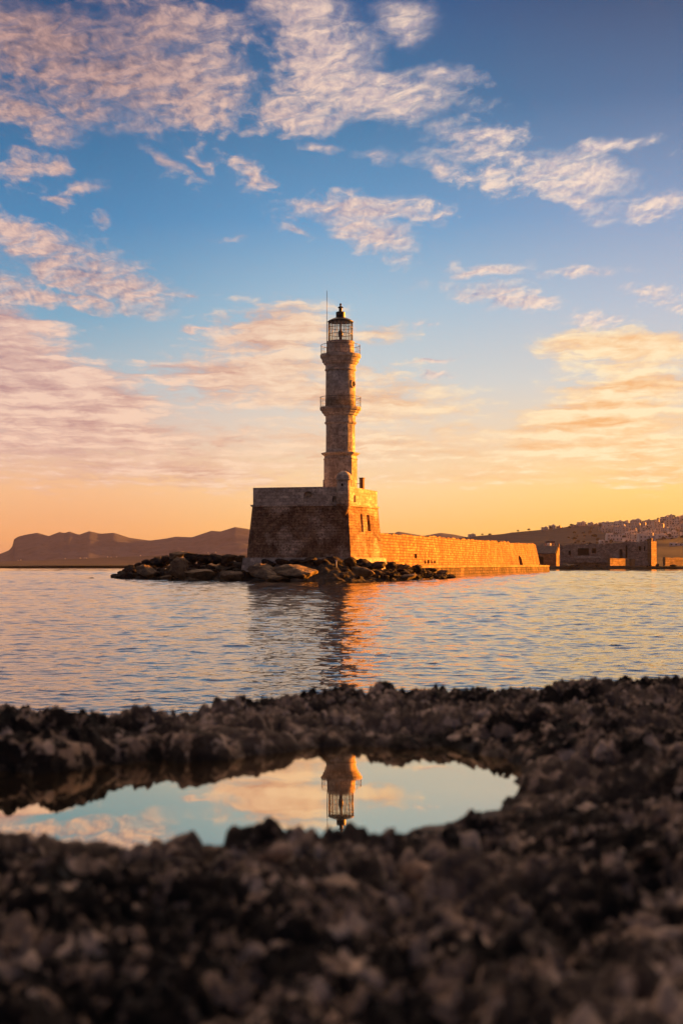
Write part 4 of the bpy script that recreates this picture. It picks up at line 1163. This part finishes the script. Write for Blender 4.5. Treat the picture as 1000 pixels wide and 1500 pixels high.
# ================================================================== WATERFRONT BUILDINGS
def waterfront():
    # gabled stone hall
    d = 652.0; k = d / F
    rz = TH(20); c, s = math.cos(rz), math.sin(rz)
    org = Vector((wx(799, d), d + 4, wz(829, d)))
    t = empty('gabled_hall', org, -rz); tag(t, 'gabled stone hall with one sunlit end, beside the end of the sea wall', 'building')
    w, dp, h = 10.0, 11.5, 5.6
    hx, hy = w / 2 + 1.6, dp / 2
    t.rotation_euler = (0, 0, -TH(20) + 0)
    b = MB()
    A = [(-hx, -hy, -1), (hx, -hy, -1), (hx, hy, -1), (-hx, hy, -1)]; T_ = [(x, y, h) for x, y, _ in A]
    b.prism(A, T_)
    b.face([(hx, -hy, h), (hx, hy, h), (hx, 0, h + 3.2)]); b.face([(-hx, hy, h), (-hx, -hy, h), (-hx, 0, h + 3.2)])
    wl = b.build('wall', M_FARLIT, t)
    b = MB(); r0 = .35
    for sg in (-1, 1):
        e0 = Vector((0, sg * (hy + .4), h - .12)); e1 = Vector((0, 0, h + 3.35)); up = Vector((0, 0, .3))
        for a_, b_ in (((-hx - .3), (hx - .35)),):
            q = [Vector((a_, e0.y, e0.z)), Vector((b_, e0.y, e0.z)), Vector((b_, 0, e1.z)), Vector((a_, 0, e1.z))]
            if sg > 0: q = [q[1], q[0], q[3], q[2]]
            b.face([p + up for p in q]); b.face(list(reversed(q))); b.face([q[0], q[1], q[1] + up, q[0] + up])
            b.face([q[1], q[2], q[2] + up, q[1] + up]); b.face([q[3], q[0], q[0] + up, q[3] + up])
    b.build('roof', M_ROOFTILE, t)
    b = MB(); b.box((hx + .02, 0, 3.0), (.12, 1.3, 4.2)); b.build('doorway', M_DARK, t)
    b = MB(); b.box((-2.2, -hy - .02, 2.6), (5.6, .12, 3.4)); b.build('opening', M_DARK, t)
    b = MB(); b.box((hx - .1, 0, h + 3.9), (.5, .7, 1.6)); b.build('bellcote', M_FARLIT, t)
    # small block behind the hall, with a white tank on top
    d = 672.0; k = d / F
    t = empty('flat_roofed_block', (wx(806, d), d + 6, wz(829, d))); tag(t, 'dark flat-roofed block rising behind the gabled hall', 'building')
    b = MB(); b.box((0, 0, 17 * k), (15 * k, 6, 34 * k)); b.build('wall', M_FARWALL, t)
    b = MB(); b.box((2 * k, 0, 35 * k), (11 * k, 5, 3 * k)); b.build('roof', M_ROOFTILE, t)
    o = MB(); o.lathe([(.85, 0), (.9, .2), (.9, 1.1), (.6, 1.3), (.1, 1.35)], 14)
    q = o.build('water_tank', M_WHITE); q.location = (wx(803.6, 664), 664, wz(799.5, 664)); tag(q, 'white tank in front of the dark flat-roofed block', 'tank')
    b = MB(); b.box((0, 0, -.3), (2.4, 2.4, .5)); b.box((0, 0, -4.5), (.5, .5, 8.4)); bb = b.build('stand', M_FARWALL, q)
    # ruined warehouse
    d = 624.0; k = d / F
    org = Vector((wx(821, d), d, wz(829, d)))
    t = empty('ruined_warehouse', org); tag(t, 'long roofless stone ruin with dark openings and a sunlit end pier', 'ruin')
    W_ = lambda px: wx(px, d) - org.x
    Zf = lambda py: wz(py, d) - org.z
    b = MB()
    prof = [(820, 798.5), (838, 797.5), (846, 797), (858, 797.8), (866, 796.6), (880, 797.2), (888, 795.5), (897, 796), (905, 794.6), (918, 794.2), (930, 793.6), (940, 793.4), (952, 793.6)]
    fr = []
    xs = np.arange(820, 952.1, 3.0)
    for x in xs: fr.append((W_(x), Zf(np.interp(x, [p for p, _ in prof], [q for _, q in prof]) + random.uniform(-.9, .9))))
    for (x0, z0), (x1, z1) in zip(fr, fr[1:]):
        for y in (0, 2.0):
            q = [(x0, y, -1), (x1, y, -1), (x1, y, z1), (x0, y, z0)]
            b.face(q if y == 0 else list(reversed(q)))
        b.face([(x0, 0, z0), (x1, 0, z1), (x1, 2, z1), (x0, 2, z0)]); b.face([(x1, 0, -1), (x0, 0, -1), (x0, 2, -1), (x1, 2, -1)])
    b.face([(fr[0][0], 2, -1), (fr[0][0], 0, -1), (fr[0][0], 0, fr[0][1]), (fr[0][0], 2, fr[0][1])]); b.face([(fr[-1][0], 0, -1), (fr[-1][0], 2, -1), (fr[-1][0], 2, fr[-1][1]), (fr[-1][0], 0, fr[-1][1])])
    wl = b.build('wall', M_FARWALL, t)
    cs = []
    for a0, a1, y0, y1 in [(845.5, 862.5, 803, 813.5), (866, 873, 803, 810.5), (906.5, 911.5, 804.5, 818), (915.5, 918.5, 799, 817.5), (935, 939, 800, 806.5), (942.5, 945, 800, 806.5), (832, 836, 807, 813)]:
        m = MB(); m.box(((W_(a0) + W_(a1)) / 2, .4, (Zf(y0) + Zf(y1)) / 2), (W_(a1) - W_(a0), 2.4, Zf(y0) - Zf(y1))); cs.append(m)
    cut(wl, cs)
    for i, (a0, a1, y0, y1) in enumerate([(845.5, 862.5, 803, 813.5), (866, 873, 803, 810.5), (906.5, 911.5, 804.5, 818), (915.5, 918.5, 799, 817.5), (935, 939, 800, 806.5), (942.5, 945, 800, 806.5), (832, 836, 807, 813)]):
        m = MB(); m.box(((W_(a0) + W_(a1)) / 2, 1.5, (Zf(y0) + Zf(y1)) / 2), (W_(a1) - W_(a0) - .02, .12, Zf(y0) - Zf(y1) - .02)); m.build('opening', M_DARK, t)
    b = MB(); b.box((W_(954.5), 2.2, Zf(811)), (2.6, 6.0, Zf(792.5) - Zf(829)), TH(-34)); pr = b.build('end_pier', M_FARLIT, t)
    b = MB(); b.box((W_(954.5), 2.2, Zf(790.3)), (1.0, 1.2, 4.4 * k), TH(-34)); b.build('pinnacle', M_FARLIT, pr)
    b = MB(); b.box((W_(860), -.5, Zf(816)), (40 * k, .9, 3.2 * k)); b.build('sill_ledge', M_ASHLAR, t)
    b = MB(); b.box((W_(862), -2.6, Zf(821)), (62 * k, 2.0, 6.0 * k)); b.build('terrace', M_FARWALL, t)
    # low sunlit walls on the shore
    def low_wall(px0, px1, y0, y1, d, lab, rz, gap=None):
        k = d / F
        t = empty('low_shore_wall', (wx((px0 + px1) / 2, d), d, wz(y1, d))); tag(t, lab, 'wall'); t.rotation_euler = (0, 0, rz)
        w = (px1 - px0) * k / max(.3, math.cos(rz)); h = (y1 - y0) * k
        b = MB(); n = 12; xs = [-w / 2 + w * i / n for i in range(n + 1)]
        hs = [h * random.uniform(.9, 1.04) for _ in xs]
        for i in range(n):
            if gap is not None and i == gap: continue
            b.prism([(xs[i], -.5, -.8), (xs[i + 1], -.5, -.8), (xs[i + 1], .5, -.8), (xs[i], .5, -.8)], [(xs[i], -.5, hs[i]), (xs[i + 1], -.5, hs[i + 1]), (xs[i + 1], .5, hs[i + 1]), (xs[i], .5, hs[i])])
        b.build('wall_face', M_FARLIT, t)
        b = MB(); b.box((-w / 2 - .3, 0, h * .5 - .4), (.9, 1.3, h + 1)); b.build('end_block', M_FARLIT, t)
    low_wall(887, 934, 818, 826, 613, 'low golden wall catching the sun in front of the ruin', TH(50), 9)
    low_wall(969, 1010, 816.5, 826, 618, 'low dim wall on the shore beyond the sunlit end of the ruin', TH(42))
    # scattered shore rocks and scrub
    for px, w in [(829, 16), (836, 12), (845, 9), (874, 8), (950, 9), (962, 8), (985, 14)]:
        d = 611; P, fs = BLIB[int(px) % len(BLIB)]
        boulder(px, 828.2, d, w, 3.6, px in (829, 836), 'low rock on the dark far shore below the ruin', 'rocks on the far shore', 0)
waterfront()

# ---- wall added out of view to keep the low sun off the rock
def added_shade_wall():
    x0, y0, y1 = 4.2, 0.5, 9.5
    org = Vector((x0, (y0 + y1) / 2, 0.2))
    t = empty('added_shade_wall', org); tag(t, 'low masonry wall added out of view to shade the rocky shore', 'wall')
    b = MB(); n = 12; ys = [y0 + (y1 - y0) * i / n for i in range(n + 1)]
    zs = [2.18 + random.uniform(-.05, .05) for _ in ys]
    for (a, c), (za, zc) in zip(zip(ys, ys[1:]), zip(zs, zs[1:])):
        b.face([(x0, c, .2), (x0, a, .2), (x0, a, za), (x0, c, zc)]); b.face([(x0 + .8, a, .2), (x0 + .8, c, .2), (x0 + .8, c, zc), (x0 + .8, a, za)])
        b.face([(x0, c, zc), (x0, a, za), (x0 + .8, a, za), (x0 + .8, c, zc)])
    b.face([(x0, y0, .2), (x0 + .8, y0, .2), (x0 + .8, y0, zs[0]), (x0, y0, zs[0])]); b.face([(x0 + .8, y1, .2), (x0, y1, .2), (x0, y1, zs[-1]), (x0 + .8, y1, zs[-1])])
    shift(b, org).build('wall_face', M_RUBBLE, t)
added_shade_wall()

# ================================================================== AIR
def haze():
    m, N = new_mat('haze')
    v = N.node('ShaderNodeVolumePrincipled')
    v.inputs['Color'].default_value = (.55, .54, 1.0, 1); v.inputs['Density'].default_value = HAZE
    v.inputs['Anisotropy'].default_value = 0.2
    N.out(None, v.outputs[0])
    b = MB(); x, y0, y1, z0, z1 = 3600, -60, 5300, -2.0, 140
    b.prism([(-x, y0, z0), (x, y0, z0), (x, y1, z0), (-x, y1, z0)], [(-x, y0, z1), (x, y0, z1), (x, y1, z1), (-x, y1, z1)])
    o = b.build('haze', m); tag(o, 'thin warm evening haze over the bay', 'haze', kind='stuff')
HAZE = 0.000026
haze()

sc.cycles.use_adaptive_sampling = True; sc.cycles.adaptive_threshold = 0.012; sc.cycles.adaptive_min_samples = 16
sc.cycles.use_denoising = True
sc.cycles.max_bounces = 6; sc.cycles.diffuse_bounces = 2; sc.cycles.glossy_bounces = 3; sc.cycles.transparent_max_bounces = 6; sc.cycles.volume_bounces = 0
sc.cycles.sample_clamp_indirect = 6.0
